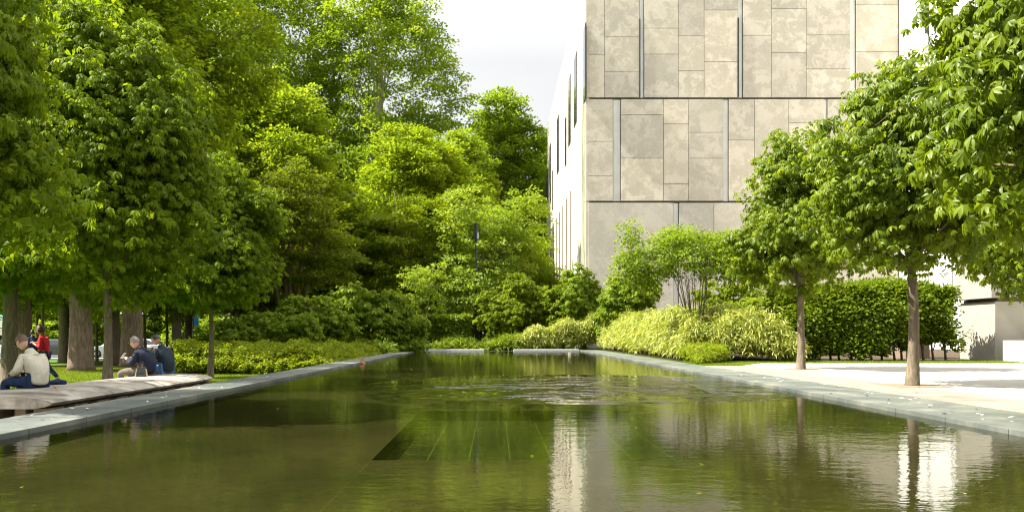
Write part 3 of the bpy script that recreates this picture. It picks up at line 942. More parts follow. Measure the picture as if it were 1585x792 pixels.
# --- fan stemmed small tree right of the pool
def fan_tree():
    rng = np.random.default_rng(61); rr = random.Random(61)
    lobes = [(0, 0, 4.55, 2.8, 2.0, 1.0), (-2.3, 0, 4.3, 1.45, 1.3, .95), (2.4, 0, 4.6, 1.2, 1.2, .8), (-3.2, 0, 3.9, .8, .8, .7), (1.7, .2, 4.3, 1.4, 1.3, .85), (-.4, 0, 5.2, 1.6, 1.4, .7), (1.4, 0, 5.1, 1.1, 1.1, .6),
             (-3.0, 0, 5.4, .6, .5, .55), (-2.3, 0, 3.5, .8, .8, .55), (2.3, 0, 3.4, .8, .8, .5)]
    C, O = clumps(rng, lobes, 820, .2, .2, 61)
    V, F_, v = leaf_arrays(rng, C, O, 26, .36, .5, .14, .07, .7, .45, 0, False, .6)
    cm = np_mesh('crown', V, F_, M['pale2'], v)
    mb = MB()
    for i in range(15):
        a = rr.uniform(0, 6.28); sp = rr.uniform(.35, 1.7)
        tgt = Vector((math.cos(a) * sp, math.sin(a) * sp, rr.uniform(3.6, 4.9)))
        b0 = Vector((math.cos(a) * .16, math.sin(a) * .16, -.05)); c_ = b0.lerp(tgt, .5) - Vector((tgt.x, tgt.y, 0)) * .1
        r0 = rr.uniform(.022, .04)
        mb.tube([b0, b0.lerp(c_, .6), c_, c_.lerp(tgt, .6), tgt], [r0, r0 * .9, r0 * .75, r0 * .5, r0 * .2], 6)
        for _ in range(4):
            q = c_.lerp(tgt, rr.random()); e = q + Vector((rr.uniform(-.6, .6), rr.uniform(-.6, .6), rr.uniform(.3, .8)))
            mb.tube([q, e], [r0 * .4, .004], 5)
    return cm, mb.mesh('stems', M['bark'], smooth=True)
M['pale2'] = leafmat('fan_tree_leaf', (.08, .135, .007), (.145, .215, .011), (.25, .32, .022), .5, .5, .2)
x, y = at(1078, 32.6)
place_tree('fan_stemmed_tree', 'small tree with many fanning stems rising out of the pale bamboo', 'tree', fan_tree(), x, y, rz=.2, s=.93, tname='stems')
x, y = at(1160, 44)
place_tree('dark_shrub', 'dark shrub hidden behind the fan stemmed tree', 'shrub', bigshrub(62, 3.0, 4.2, 2.0, 'deep', 420), x, y, tname='stems')
x, y = at(1235, 40)
place_tree('dark_shrub', 'dark shrub behind the smaller plaza chestnut trunk', 'shrub', bigshrub(63, 2.6, 3.0, 1.8, 'deep', 340), x, y, tname='stems')

# --- bamboo drift, ground covers, strap leaves : nobody could count them
def drift(name, n, sampler, hfun, lm, L, W, per=9, seed=1, lean=.5, layer=.55, droop=.8, label=None, cat=None, jit=.4, lmin=.3):
    """arching sprays of leaves over an area; sampler(n) -> xy, hfun(xy) -> height"""
    rng = np.random.default_rng(seed)
    xy = sampler(rng, n)
    H = hfun(xy) * (.78 + .3 * rng.random(len(xy)))
    g = np.array([gz(a, b_) for a, b_ in xy])
    az = rng.random(len(xy)) * 6.283
    zz = H * (lmin + (1 - lmin) * rng.random(len(xy)) ** layer)
    C = np.stack([xy[:, 0], xy[:, 1], g + zz], 1)
    O = np.stack([np.cos(az), np.sin(az), .4 * np.ones_like(az)], 1)
    V, F_, v = leaf_arrays(rng, C, O, per, L * 1.0, .6, L, W, .8, droop, 0, True, jit)
    o = link(name, np_mesh(name, V, F_, M[lm], v))
    return tag(o, label, cat, kind='stuff')

def poly_sampler(poly):
    poly = np.array(poly, float)
    lo, hi = poly.min(0), poly.max(0)
    def inside(p):
        c = np.zeros(len(p), bool)
        j = len(poly) - 1
        for i in range(len(poly)):
            xi, yi = poly[i]; xj, yj = poly[j]
            m = ((yi > p[:, 1]) != (yj > p[:, 1])) & (p[:, 0] < (xj - xi) * (p[:, 1] - yi) / (yj - yi + 1e-12) + xi)
            c ^= m; j = i
        return c
    def f(rng, n):
        out = []; tot = 0
        while tot < n:
            p = lo + (hi - lo) * rng.random((n * 2, 2)); p = p[inside(p)]
            out.append(p); tot += len(p)
        return np.concatenate(out)[:n]
    return f

def hb(xy):
    t = np.clip((xy[:, 1] - 30) / 24, 0, 1)
    base = 1.95 + .05 * t
    bump_ = .22 * np.sin(xy[:, 0] * 1.9 + xy[:, 1] * .7) + .16 * np.sin(xy[:, 1] * 1.7 - xy[:, 0])
    # rounded shoulders where the drift meets its borders
    ex = np.clip((xy[:, 0] - (CRo + .1)) / .45, .6, 1); ey = np.clip((xy[:, 1] - 29.3) / .8, .45, 1)
    er = np.clip((11.4 - xy[:, 0]) / .7, .4, 1)
    cl = np.clip((np.hypot(xy[:, 0] - 8.0, (xy[:, 1] - 31.3) * .55) - .1) / .55, .5, 1)
    return (base + bump_) * np.minimum(np.minimum(ex, ey), er) * cl
drift('variegated_bamboo', 15000, poly_sampler([(6.95, 30), (11.3, 29.4), (11.6, 34), (10.5, 44), (9, 54), (6.95, 54)]), hb, 'bamboo', .24, .045, 9, 71, label='pale yellow striped dwarf bamboo drift along the right coping', cat='bamboo')
drift('variegated_bamboo', 6000, poly_sampler([(1.2, 54.2), (6.9, 54.2), (8.5, 56.8), (1.4, 56.8)]), lambda p: 1.35 + .16 * (p[:, 0] - 1) + .2 * np.sin(p[:, 0] * 3), 'bamboo', .28, .055, 9, 72, label='pale dwarf bamboo behind the right half of the pool end', cat='bamboo')
drift('low_planting', 700, poly_sampler([(6.9, 27.4), (8.2, 28.6), (8.2, 29.8), (6.9, 30.5)]), lambda p: np.clip(.15 + (p[:, 1] - 27.0) * .3, .1, .7), 'cover', .15, .035, 8, 73, label='small yellow green tuft planting at the bamboo foot', cat='plants')
# green strap leaves beyond the far left corner
drift('strap_leaf_planting', 3600, poly_sampler([(-6.2, 54.2), (1.6, 54.2), (1.6, 57), (-8, 57)]), lambda p: .95 + .25 * np.sin(p[:, 0] * 1.7), 'strap', .42, .06, 9, 74, droop=.1, label='green strap leaved plants behind the left half of the pool end', cat='plants')
drift('strap_leaf_planting', 3000, poly_sampler([(-9.5, 45), (-6.0, 45), (-6.0, 54.2), (-9.5, 56)]), lambda p: 1.05 + .25 * np.sin(p[:, 1] * 1.3), 'strap', .36, .055, 9, 75, droop=.2, label='green strap leaved plants along the far left coping', cat='plants')
# bright ground cover on the left
def hc(p):
    e = np.clip((p[:, 1] - 28.8) / .7, .55, 1); e2 = np.clip((-5.95 - p[:, 0]) / .5, .45, 1)
    return (1.0 + .16 * np.sin(p[:, 0] * 1.4 + p[:, 1]) + .1 * np.sin(p[:, 0] * 3.1)) * np.minimum(e, e2)
drift('ground_cover', 23000, poly_sampler([(-11.9, 29.0), (-6.0, 28.9), (-6.0, 46), (-16.8, 46)]), hc, 'cover', .105, .06, 12, 76, lmin=.1, droop=.25, label='bright leafy ground cover bed beside the left coping', cat='plants')
# clipped hedge with yellow shrubs behind
def hedge_mesh(x0, x1, y0, y1, z1, lm, n, L, W, seed, z0=0.05, rough=.06, spr=None):
    rng = np.random.default_rng(seed)
    p = rng.random((n, 3))
    f = rng.integers(0, 4, n)
    p[f == 0, 1] *= .18; p[f == 1, 2] = 1 - p[f == 1, 2] * .12; p[f == 2, 0] *= .06; p[f == 3, 1] *= .5
    C = np.array([x0, y0, z0]) + p * np.array([x1 - x0, y1 - y0, z1 - z0])
    w_ = lf_noise(C * .9, seed)
    C[:, 2] *= 1 + min(rough, .2) * w_; C[:, 1] += -1.0 * rough * 3 * w_ * (p[:, 1] < .3)
    O = np.stack([np.zeros(n) - .1, -np.ones(n), np.ones(n) * .3], 1); O[f == 1] = [0, 0, 1.]; O = unit(O)
    V, F_, v = leaf_arrays(rng, C, O, 6, spr or L * 1.4, .7, L, W, .6, .35, 0, False, .6)
    return np_mesh('foliage', V, F_, M[lm], v)
h = thing('clipped_hedge', 'flat topped clipped dark hedge beyond the far left pool corner', 'hedge', (0, 0, 0))
link('foliage', hedge_mesh(-6.6, -2.0, 58.5, 60.5, 2.45, 'strap', 5200, .16, .09, 81), h)
for i, px in enumerate((628, 664, 690)):
    x, y = at(px, 62)
    place_tree('yellow_shrub', ('yellow green shrub at the left end behind the clipped hedge', 'middle yellow green shrub above the clipped hedge', 'small yellow green shrub right of the slender tree trunk')[i], 'shrub',
               bushy(83 + i, 1.15, .8, 3.7 - .15 * i, 'yellow', 150, 26, .26, .13, .08, .03, 4), x, y, tname='stems', group='yellow shrubs above the clipped hedge')
# hornbeam hedge with visible stems on the right
hh = thing('hornbeam_hedge', 'tall green hedge with bare dark stems along the far side of the plaza', 'hedge', (0, 0, 0))
me = hedge_mesh(11.2, 17.6, 30.8, 32.6, 2.95, 'hedge', 11000, .14, .09, 91, z0=.12, rough=.26, spr=.32)
co_ = np.empty(len(me.vertices) * 3, np.float32); me.vertices.foreach_get('co', co_); co_ = co_.reshape(-1, 4, 3)
cen = co_.mean(1); lim = np.where(cen[:, 0] > 15.0, .62, .2) + .28 * np.sin(cen[:, 0] * 5.1) * np.sin(cen[:, 0] * 1.7)
low = cen[:, 2] < lim
co_[low, :, 2] += (lim[low] + .6 * np.random.default_rng(2).random(low.sum()))[:, None]
me.vertices.foreach_set('co', co_.ravel()); me.update()
link('foliage', me, hh)
rr = random.Random(9)
for i in range(15):
    x = 11.7 + i * .41 + rr.uniform(-.08, .08)
    b = MB(); b.tube([(x, 31.3, -.02), (x + rr.uniform(-.05, .05), 31.35, .5), (x + rr.uniform(-.15, .15), 31.5, 1.4)], [.05, .038, .025], 7)
    b.tube([(x, 31.33, .4), (x + rr.uniform(-.3, .3), 31.4, 1.1)], [.025, .015], 6)
    b.build('stem', M['bark_dark'], hh, smooth=True)

# grass blades: lawn left and the strips on the right
def grass(name, n, samp, hgt, seed, label):
    rng = np.random.default_rng(seed); xy = samp(rng, n)
    g = np.array([gz(a, b_) for a, b_ in xy]) - .012
    az = rng.random(n) * 6.283; hh_ = hgt * (.5 + .9 * rng.random(n)); w_ = .006 + .006 * rng.random(n)
    d = np.stack([np.cos(az), np.sin(az), np.zeros(n)], 1); e = np.stack([-np.sin(az), np.cos(az), np.zeros(n)], 1)
    p = np.stack([xy[:, 0], xy[:, 1], g], 1)
    V = np.stack([p - e * w_[:, None], p + e * w_[:, None], p + d * (hh_ * .45)[:, None] + np.stack([0 * hh_, 0 * hh_, hh_], 1)], 1).reshape(-1, 3)
    F_ = np.arange(n * 3).reshape(-1, 3)
    return tag(link(name, np_mesh(name, V, F_, M['grassblade'], np.repeat(rng.random(n), 3))), label, 'grass', kind='stuff')
grass('lawn_grass', 130000, poly_sampler([(-26, 40), (-21, 28), (-14, 19.3), (-6.0, 19.3), (-6.0, 29.5), (-15, 31), (-18, 42)]), .05, 95, 'short green lawn grass under the trees behind the bench')
grass('lawn_grass', 60000, poly_sampler([(6.9, 26.3), (8.0, 26.3), (9.4, 28.65), (20, 28.65), (20, 30.9), (6.9, 30.4)]), .05, 96, 'narrow green grass strip between plaza and hedge')

# ------------------------------------------------------------------ bench
BL, BTOP = -7.95, .17
bench = thing('timber_bench', 'long low weathered bench with rounded edges running beside the pool', 'bench', (-6.9, 14.2, gz(-6.9, 14)))
def bench_prof(t, sh=1.0):
    """cross section at parameter t in 0..1 along the bench"""
    xr = -6.05 - (1 - sh) * .5; xl = -7.92 + .42 * t + (1 - sh) * .5
    w_ = xr - xl
    pts = []
    for u, z in ((0, .07), (.03, .12), (.10, .152), (.25, .168), (.5, .172), (.75, .158), (.90, .128), (.97, .10), (1, .072), (.985, .045), (.94, .015), (.86, -.01), (.14, -.01), (.03, .03)):
        pts.append((xl + u * w_, (z - .07) * (.55 + .45 * sh) + .07))
    return pts
ny_ = 6; Y0, Y1 = 11.0, 17.7
rb = random.Random(4)
top = MB()
for i in range(ny_):
    a_ = Y0 + (Y1 - Y0) * i / ny_ + .003; c_ = Y0 + (Y1 - Y0) * (i + 1) / ny_ - .003
    secs = [a_, (a_ + c_) / 2, c_] if i < ny_ - 1 else [a_, c_ - .55, c_ - .28, c_ - .1, c_]
    vs = []; n = 14
    for q in secs:
        sh = 1.0
        if i == ny_ - 1:
            e = max(0, 1 - (c_ - q) / .55); sh = math.sqrt(max(0, 1 - e * e * .93))
        vs += [(x, q, z) for x, z in bench_prof((q - Y0) / (Y1 - Y0), sh)]
    fs = [tuple(range(n))[::-1], tuple(len(vs) - n + k for k in range(n))]
    for s_ in range(len(secs) - 1):
        for k in range(n):
            fs.append((s_ * n + k, s_ * n + (k + 1) % n, (s_ + 1) * n + (k + 1) % n, (s_ + 1) * n + k))
    top.add(vs, fs, rb.random())
o = top.build('seat', M['bench'], bench); o.location = -bench.location
y = Y0 + .12
while y < Y1 - .5:
    for x0, x1 in ((-7.5, -7.22), (-7.05, -6.88), (-6.63, -6.48), (-6.37, -6.14)):
        b = MB(); b.box(x0, x1, y, y + .36, gz(-6.5, y) - .02, -.011)
        o = b.build('leg', M['bench_leg'], bench, bevel=.006); o.location = -bench.location
    y += .66

# ------------------------------------------------------------------ people
def cloth(name, col, rough=.85, var=.12):
    m, nt, out = newmat(name)
    w_ = mapping(nt, (1, 1, 1))
    n = noise(nt, 9, 3, .5, w_, 1.2); f = noise(nt, 60, 3, .6, w_)
    c = ramp(nt, n, [(.3, tuple(x * (1 - var) for x in col)), (.7, tuple(x * (1 + var) for x in col))])
    return principled(name, col, rough, .2, 0, c, bump(nt, n, .9, .02, bump(nt, f, .2, .002)), (m, nt, out))
SK = simple('skin', (.50, .29, .20), .5, .4, 0, .08, 20)
SK2 = simple('tanned_skin', (.36, .20, .125), .5, .4, 0, .08, 20)
CL_ = dict(beige=cloth('beige_jacket_cloth', (.50, .46, .36)), jeans=cloth('blue_denim', (.018, .032, .085)), navy=cloth('navy_cloth', (.014, .018, .035)),
           taupe=cloth('taupe_cloth', (.13, .11, .09)), tee=cloth('dark_teal_cotton', (.018, .028, .035)), lightjeans=cloth('faded_denim', (.08, .16, .30)),
           red=cloth('red_knit', (.50, .02, .03)), darkjeans=cloth('dark_denim', (.02, .035, .08)), blue=cloth('deep_blue_cloth', (.015, .025, .07)),
           shirt=cloth('pale_blue_shirt', (.38, .42, .52)), black=cloth('black_cloth', (.012, .012, .014)))
SHOE = simple('dark_shoe_leather', (.03, .026, .024), .45)
HAIR = dict(brown=simple('greying_brown_hair', (.12, .075, .05), .6, .4, 0, .4, 60, .5), grey=simple('grey_hair', (.20, .18, .16), .6, .4, 0, .3, 60, .5),
            black=simple('black_hair', (.012, .011, .011), .4, .5, 0, .3, 60, .5), dark=simple('dark_curly_hair', (.06, .03, .02), .6, .4, 0, .4, 60, .5))
PLASTIC = simple('black_plastic', (.012, .012, .013), .25, .5)


def skin_mesh(name, nodes, edges, mat, sub=2, root=0):
    me = bpy.data.meshes.new(name)
    me.from_pydata([n[0] for n in nodes], edges, [])
    o = bpy.data.objects.new(name + '_tmp', me); COL.objects.link(o)
    md = o.modifiers.new('skin', 'SKIN'); md.use_smooth_shade = True
    sv = me.skin_vertices[0].data
    for i, nd in enumerate(nodes):
        r = nd[1] if hasattr(nd[1], '__len__') else (nd[1], nd[1])
        sv[i].radius = r
        sv[i].use_root = (i == root)
    if sub:
        s = o.modifiers.new('sub', 'SUBSURF'); s.levels = sub; s.render_levels = sub
    dg = bpy.context.evaluated_depsgraph_get(); dg.update()
    r = bpy.data.meshes.new_from_object(o.evaluated_get(dg))
    bpy.data.objects.remove(o); bpy.data.meshes.remove(me)
    r.name = name; r.materials.clear(); r.materials.append(mat)
    return r


def head_geo(fwd, upv, c, scale=1.0):
    """head with brow, nose, chin and ears; fwd/up are unit vectors"""
    fwd = Vector(fwd).normalized(); side = Vector(upv).cross(fwd).normalized(); up = fwd.cross(side)
    mb = MB()
    nu, nv = 24, 18; vs = []; fs = []
    for j in range(nv + 1):
        ph = math.pi * j / nv
        for i in range(nu):
            th = 2 * math.pi * i / nu
            x = math.sin(ph) * math.cos(th); y = math.sin(ph) * math.sin(th); z = math.cos(ph)   # y forward
            X, Y, Z = x * .076, y * .096, z * .118
            if z < 0:
                k_ = -z; X *= 1 - .30 * k_; Y *= 1 - .12 * k_; Y += .022 * k_ * (1 if y > -.2 else .0)
            if y > .85 and -.35 < z < .12: Y += .020 * (1 - abs(z + .12) / .3) * max(0, (y - .85) / .15)
            if y > .6 and .05 < z < .25 and abs(x) > .12: Y -= .008
            vs.append(c + (side * X + fwd * Y + up * Z) * scale)
    for j in range(nv):
        for i in range(nu):
            i2 = (i + 1) % nu
            fs.append((j * nu + i, (j + 1) * nu + i, (j + 1) * nu + i2, j * nu + i2))
    mb.add(vs, fs)
    B = c + up * (-.012 * scale) + fwd * .095 * scale
    mb.add([B + up * .03, B + side * .014 - up * .02, B - side * .014 - up * .02, B + fwd * .026 - up * .012], [(0, 1, 3), (0, 3, 2), (1, 2, 3), (0, 2, 1)])
    for s in (-1, 1):
        Mx = Matrix((side, fwd, up)).transposed()
        mb.sphere(c + side * s * .078 * scale - up * .005, (.010, .02, .032), 8, 6, M=Mx)
    return mb, side, fwd, up


def hair_geo(c, side, fwd, up, scale, style='short', seed=0):
    rr_ = np.random.default_rng(seed); mb = MB(); nu, nv = 32, 22; vs = {}; fs = []
    V = []
    for j in range(nv + 1):
        ph = math.pi * j / nv
        for i in range(nu):
            th = 2 * math.pi * i / nu
            x = math.sin(ph) * math.cos(th); y = math.sin(ph) * math.sin(th); z = math.cos(ph)
            k_ = 1.0 + rr_.normal() * (.05 if style == 'curly' else .02) + (.14 if style == 'curly' else 0)
            V.append(c + (side * x * .083 * k_ + fwd * (y * .103 * k_ - .004) + up * (z * .125 * k_ + .004)) * scale)
    keep = []
    for j in range(nv):
        for i in range(nu):
            th = 2 * math.pi * (i + .5) / nu; ph = math.pi * (j + .5) / nv
            x = math.sin(ph) * math.cos(th); y = math.sin(ph) * math.sin(th); z = math.cos(ph)
            lim = {'short': -.25, 'curly': -.62, 'thin': -.15}[style]
            hairy = (z > .62 - .0 * y) or (y < .25 and z > lim) or (y < .55 and z > .30)
            if style == 'thin' and y > .35 and z < .8: hairy = False
            if hairy: keep.append((j * nu + i, (j + 1) * nu + i, (j + 1) * nu + (i + 1) % nu, j * nu + (i + 1) % nu))
    return mb.add(V, keep)


def person(label, base, yaw, J, look, skinm, top, topm, sleeve, leg, hairm, style, shoes=True, glasses=False, scale=1.0, cat='person', roll=0, hem=None, coat=None, seed=0, slim=1.0):
    fw = Vector((math.cos(yaw), math.sin(yaw), 0)); lf = Vector((-math.sin(yaw), math.cos(yaw), 0))
    root = thing('person', label, cat, base)
    def W(t):
        f, u, s = t
        return fw * f * scale + lf * s * scale + Vector((0, 0, u * scale))
    j = {k: W(v) for k, v in J.items()}
    k = scale * slim
    def chain(names, radii, nodes, edges, start=None):
        prev = start
        for nme, r in zip(names, radii):
            nodes.append((j[nme] if isinstance(nme, str) else nme, (r[0] * k, r[1] * k) if hasattr(r, '__len__') else r * k))
            if prev is not None: edges.append((prev, len(nodes) - 1))
            prev = len(nodes) - 1
        return prev
    # body -------------------------------------------------
    nd = []; ed = []
    chain(['pelvis', 'waist', 'chest', 'neck', 'headb'], [.10, .09, .075, .043, .047], nd, ed)
    for sd__ in 'LR':
        chain([sd__ + 'sho', sd__ + 'elb', sd__ + 'wri', sd__ + 'palm'], [.045, .038, .026, .034], nd, ed, 2)
        chain([sd__ + 'hip', sd__ + 'knee', sd__ + 'ank', sd__ + 'toe'], [.088, .058, .040, .034], nd, ed, 0)
    bme = skin_mesh('body', nd, ed, skinm)
    lookv = fw * math.cos(look) + Vector((0, 0, math.sin(look)))
    upv = Vector((0, 0, math.cos(look))) - fw * math.sin(look)
    hd, side, hf, hu = head_geo(lookv, upv, j['head'], scale)
    # hands: four fingers and a thumb, curled
    for sd__ in 'LR':
        p, w_ = j[sd__ + 'palm'], j[sd__ + 'wri']
        d_ = (p - w_).normalized(); ac = d_.cross(Vector((0, 0, 1))).normalized(); dn = ac.cross(d_)
        if dn.z > 0: dn = -dn
        for q in range(4):
            o_ = p + ac * (q - 1.5) * .019 * scale + d_ * .02 * scale
            L_ = (.07, .08, .076, .06)[q] * scale
            hd.tube([o_, o_ + d_ * L_ * .45 + dn * L_ * .1, o_ + d_ * L_ * .75 + dn * L_ * .4, o_ + d_ * L_ * .8 + dn * L_ * .75], [.0095, .009, .008, .006], 6)
        tside = 1 if sd__ == 'L' else -1
        o_ = p + ac * tside * .03 * scale - d_ * .015
        hd.tube([o_, o_ + (d_ * .5 + ac * tside * .6 + dn * .3) * .035, o_ + (d_ * 1.0 + ac * tside * .5 + dn * .5) * .055], [.012, .0105, .007], 6)
    hm = hd.mesh('head', skinm, smooth=True)
    bm = bmesh.new(); bm.from_mesh(bme); bm.from_mesh(hm); bm.to_mesh(bme); bm.free()
    bme.polygons.foreach_set('use_smooth', np.ones(len(bme.polygons), dtype=bool))
    link('body', bme, root)
    # top garment ---------------------------------------------
    nd = []; ed = []
    loose = topm
    j['yoke'] = j['chest'].lerp(j['neck0'], .5)
    chain(['hemp', 'pelvis2', 'waist', 'chest', 'yoke', 'neck0'], [.155 * loose, .160 * loose, .152 * loose, (.165 * loose, .135 * loose), (.125 * loose, .105 * loose), .080 * loose], nd, ed)
    for sd__ in 'LR':
        if sleeve == 'long': chain([sd__ + 'sho', sd__ + 'elb', sd__ + 'cuff'], [.066 * loose, .060 * loose, .046 * loose], nd, ed, 3)
        else: chain([sd__ + 'sho', sd__ + 'slv'], [.078 * loose, .068 * loose], nd, ed, 3)
    link(top[0], skin_mesh(top[0], nd, ed, CL_[top[1]]), root)
    cb = MB(); up_ = (j['neck'] - j['chest']).normalized()
    cb.tube([j['yoke'] - up_ * .02, j['neck0'] - up_ * .02, j['neck'] + up_ * .02], [.115 * k, .085 * k, .062 * k], 14, cap=False)
    cb.build('collar', CL_[top[1]], root, smooth=True)
    nd = []; ed = []
    chain(['pelvis'], [.150], nd, ed)
    for sd__ in 'LR':
        chain([sd__ + 'hip', sd__ + 'knee', sd__ + 'ankt'], [.104, .078, .064], nd, ed, 0)
    link('trousers', skin_mesh('trousers', nd, ed, CL_[leg]), root)
    if shoes:
        for sd__ in 'LR':
            nd = []; ed = []
            a_ = j[sd__ + 'ank']; t_ = j[sd__ + 'toe']; d_ = (t_ - a_).normalized()
            chain([a_ - d_ * .03, a_.lerp(t_, .55), t_ + d_ * .03], [.047, .046, .036], nd, ed)
            link('shoe', skin_mesh('shoe', nd, ed, SHOE), root)
    link('hair', hair_geo(j['head'], side, hf, hu, scale, style, seed).mesh('hair', HAIR[hairm], smooth=True), root)
    for s in (-1, 1):
        e = MB(); e.sphere(j['head'] + (side * s * .031 + hf * .085 + hu * .012) * scale, .011 * scale, 8, 6)
        e.build('eye', simple('dark_eye', (.03, .02, .015), .2) if 'eye_m' not in M else M['eye_m'], root, smooth=True)
    if glasses:
        g = MB(); Mx = Matrix((side, hf, hu)).transposed()
        for s in (-1, 1):
            g.sphere(j['head'] + (side * s * .033 + hf * .103 + hu * .014) * scale, (.031, .010, .022), 10, 6, M=Mx)
            g.tube([j['head'] + side * s * .06 + hf * .095 + hu * .02, j['head'] + side * s * .084 + hf * .0 + hu * .016], .005, 6)
        g.tube([j['head'] - side * .03 + hf * .11 + hu * .02, j['head'] + side * .03 + hf * .11 + hu * .02], .004, 6)
        g.build('sunglasses', PLASTIC, root, smooth=True)
    return root, j


def seated(head=(.27, .72), headb=(.17, .60), neck=(.12, .58), chest=(.03, .42), waist=(-.05, .24), elb=(.10, .27), wri=(.36, .22), palm=(.43, .22), knee=.46, drop=.0, hs=.0):
    J = dict(pelvis=(0, .11, 0), waist=(*waist, 0), chest=(*chest, 0), neck=(*neck, 0), headb=(*headb, 0), head=(*head, 0),
             hemp=(-.01, .055, 0), pelvis2=(-.03, .13, 0), neck0=(neck[0] - .01, neck[1] - .02, 0))
    for n_, s in (('L', 1), ('R', -1)):
        J[n_ + 'sho'] = (chest[0] + .05, chest[1] + .055, .17 * s)
        J[n_ + 'elb'] = (elb[0], elb[1], .25 * s)
        J[n_ + 'wri'] = (wri[0], wri[1], .10 * s); J[n_ + 'palm'] = (palm[0], palm[1], .055 * s)
        e = Vector(J[n_ + 'elb']); w2 = Vector(J[n_ + 'wri']); sh = Vector(J[n_ + 'sho'])
        J[n_ + 'cuff'] = tuple(e.lerp(w2, .88)); J[n_ + 'slv'] = tuple(sh.lerp(e, .72))
        J[n_ + 'hip'] = (.04, .10, .10 * s); J[n_ + 'knee'] = (knee, .09 + drop, .15 * s)
        J[n_ + 'ank'] = (knee - .04, -.36, .14 * s); J[n_ + 'ankt'] = (knee - .035, -.30, .14 * s); J[n_ + 'toe'] = (knee + .10, -.415, .15 * s)
    return J
M['eye_m'] = simple('dark_eye', (.03, .02, .015), .2)

# man in beige jacket
x_ = (55 - VX) * 12.7 / FPX
person('man in beige jacket and jeans sitting hunched on the near end of the bench', (x_, 12.7, BTOP), R(163), seated(), R(-32), SK, ('jacket', 'beige'), 1.12, 'long', 'jeans', 'brown', 'short', glasses=True, seed=1)
ph = MB(); ph.box(-.035, .035, -.07, .07, -.004, .004)
fw_ = Vector((math.cos(R(163)), math.sin(R(163)), 0))
o = tag(ph.build('phone', PLASTIC, bevel=.002), 'dark phone held in both hands by the man in beige jacket', 'phone')
o.location = Vector((x_, 12.7, BTOP + .255)) + fw_ * .50; o.rotation_euler = (R(30), 0, R(152 + 90))
# grey haired person in navy
x_ = (226 - VX) * 16.6 / FPX
person('grey haired person in navy coat and sunglasses reading a phone on the bench', (x_, 16.6, BTOP), R(166),
       seated(head=(.27, .68), headb=(.17, .57), neck=(.12, .55), chest=(.03, .40), elb=(.14, .24), wri=(.38, .33), palm=(.44, .36), knee=.50, drop=-.03), R(-22), SK, ('coat', 'navy'), 1.14, 'long', 'taupe', 'grey', 'short', glasses=True, seed=2)
o = tag(link('phone', o.data.copy()), 'thin pale phone held up by the grey haired person', 'phone'); o.data.materials[0] = simple('silver_phone', (.55, .55, .55), .3)
fw_ = Vector((math.cos(R(166)), math.sin(R(166)), 0)); o.location = Vector((x_, 16.6, BTOP + .40)) + fw_ * .54; o.rotation_euler = (R(50), 0, R(256))
# younger man in tee
x_ = (257 - VX) * 17.25 / FPX
person('dark haired man in dark tee and faded jeans bowed on the bench', (x_, 17.2, BTOP), R(160),
       seated(head=(.25, .735), headb=(.16, .62), neck=(.11, .59), chest=(.02, .43), elb=(.10, .26), wri=(.30, .17), palm=(.37, .16), knee=.46), R(-30), SK2, ('tee_shirt', 'tee'), 1.10, 'short', 'lightjeans', 'black', 'short', seed=3)
# handbag on the bench
hb_ = thing('handbag', 'small dark structured handbag with tan sides standing on the bench', 'handbag', ((219 - VX) * 16.0 / FPX, 16.0, BTOP), R(8))
b = MB(); b.add([(-.095, -.05, .0), (.095, -.05, .0), (.095, .05, 0), (-.095, .05, 0), (-.075, -.035, .19), (.075, -.035, .19), (.075, .035, .19), (-.075, .035, .19)],
                [(3, 2, 1, 0), (4, 5, 6, 7), (0, 1, 5, 4), (1, 2, 6, 5), (2, 3, 7, 6), (3, 0, 4, 7)])
b.build('bag_body', simple('black_leather', (.045, .05, .052), .4, .5), hb_, bevel=.01, smooth=False)
for s in (-1, 1):
    b = MB(); b.add([(s * .1, -.04, .0), (s * .1, .04, 0), (s * .082, .03, .16), (s * .082, -.03, .16), (s * .115, -.035, .0), (s * .115, .035, 0), (s * .09, .025, .16), (s * .09, -.025, .16)],
                    [(0, 1, 2, 3), (4, 5, 6, 7), (0, 1, 5, 4), (1, 2, 6, 5), (2, 3, 7, 6), (3, 0, 4, 7)])
    b.build('side_gusset', simple('tan_leather', (.42, .30, .17), .5), hb_)
    b = MB(); b.tube([(-.045, s * .03, .18), (-.042, s * .03, .25), (-.02, s * .03, .285), (.02, s * .03, .285), (.042, s * .03, .25), (.045, s * .03, .18)], .005, 6)
    b.build('handle', PLASTIC, hb_, smooth=True)
b = MB(); b.box(-.07, .07, -.056, -.049, .06, .072); b.build('strap', PLASTIC, hb_)
# crumpled dark cloth on the bench behind the man in beige
rng = np.random.default_rng(5)
b = MB(); b.sphere((0, 0, .03), (.17, .10, .05), 22, 12)
b.sphere((.14, .0, .035), (.07, .06, .05), 14, 8)
me = b.mesh('jacket', CL_['blue'], smooth=True)
for v_ in me.vertices:
    n_ = math.sin(v_.co.x * 34 + v_.co.y * 21) * .010 + math.sin(v_.co.y * 60 + v_.co.x * 17) * .008
    v_.co.z = max(.0, v_.co.z + n_); v_.co.x += n_ * .7
o = tag(link('folded_jacket', me), 'crumpled dark blue jacket lying on the bench behind the man in beige', 'jacket'); o.location = ((84 - VX) * 13.6 / FPX, 13.6, BTOP - .004)

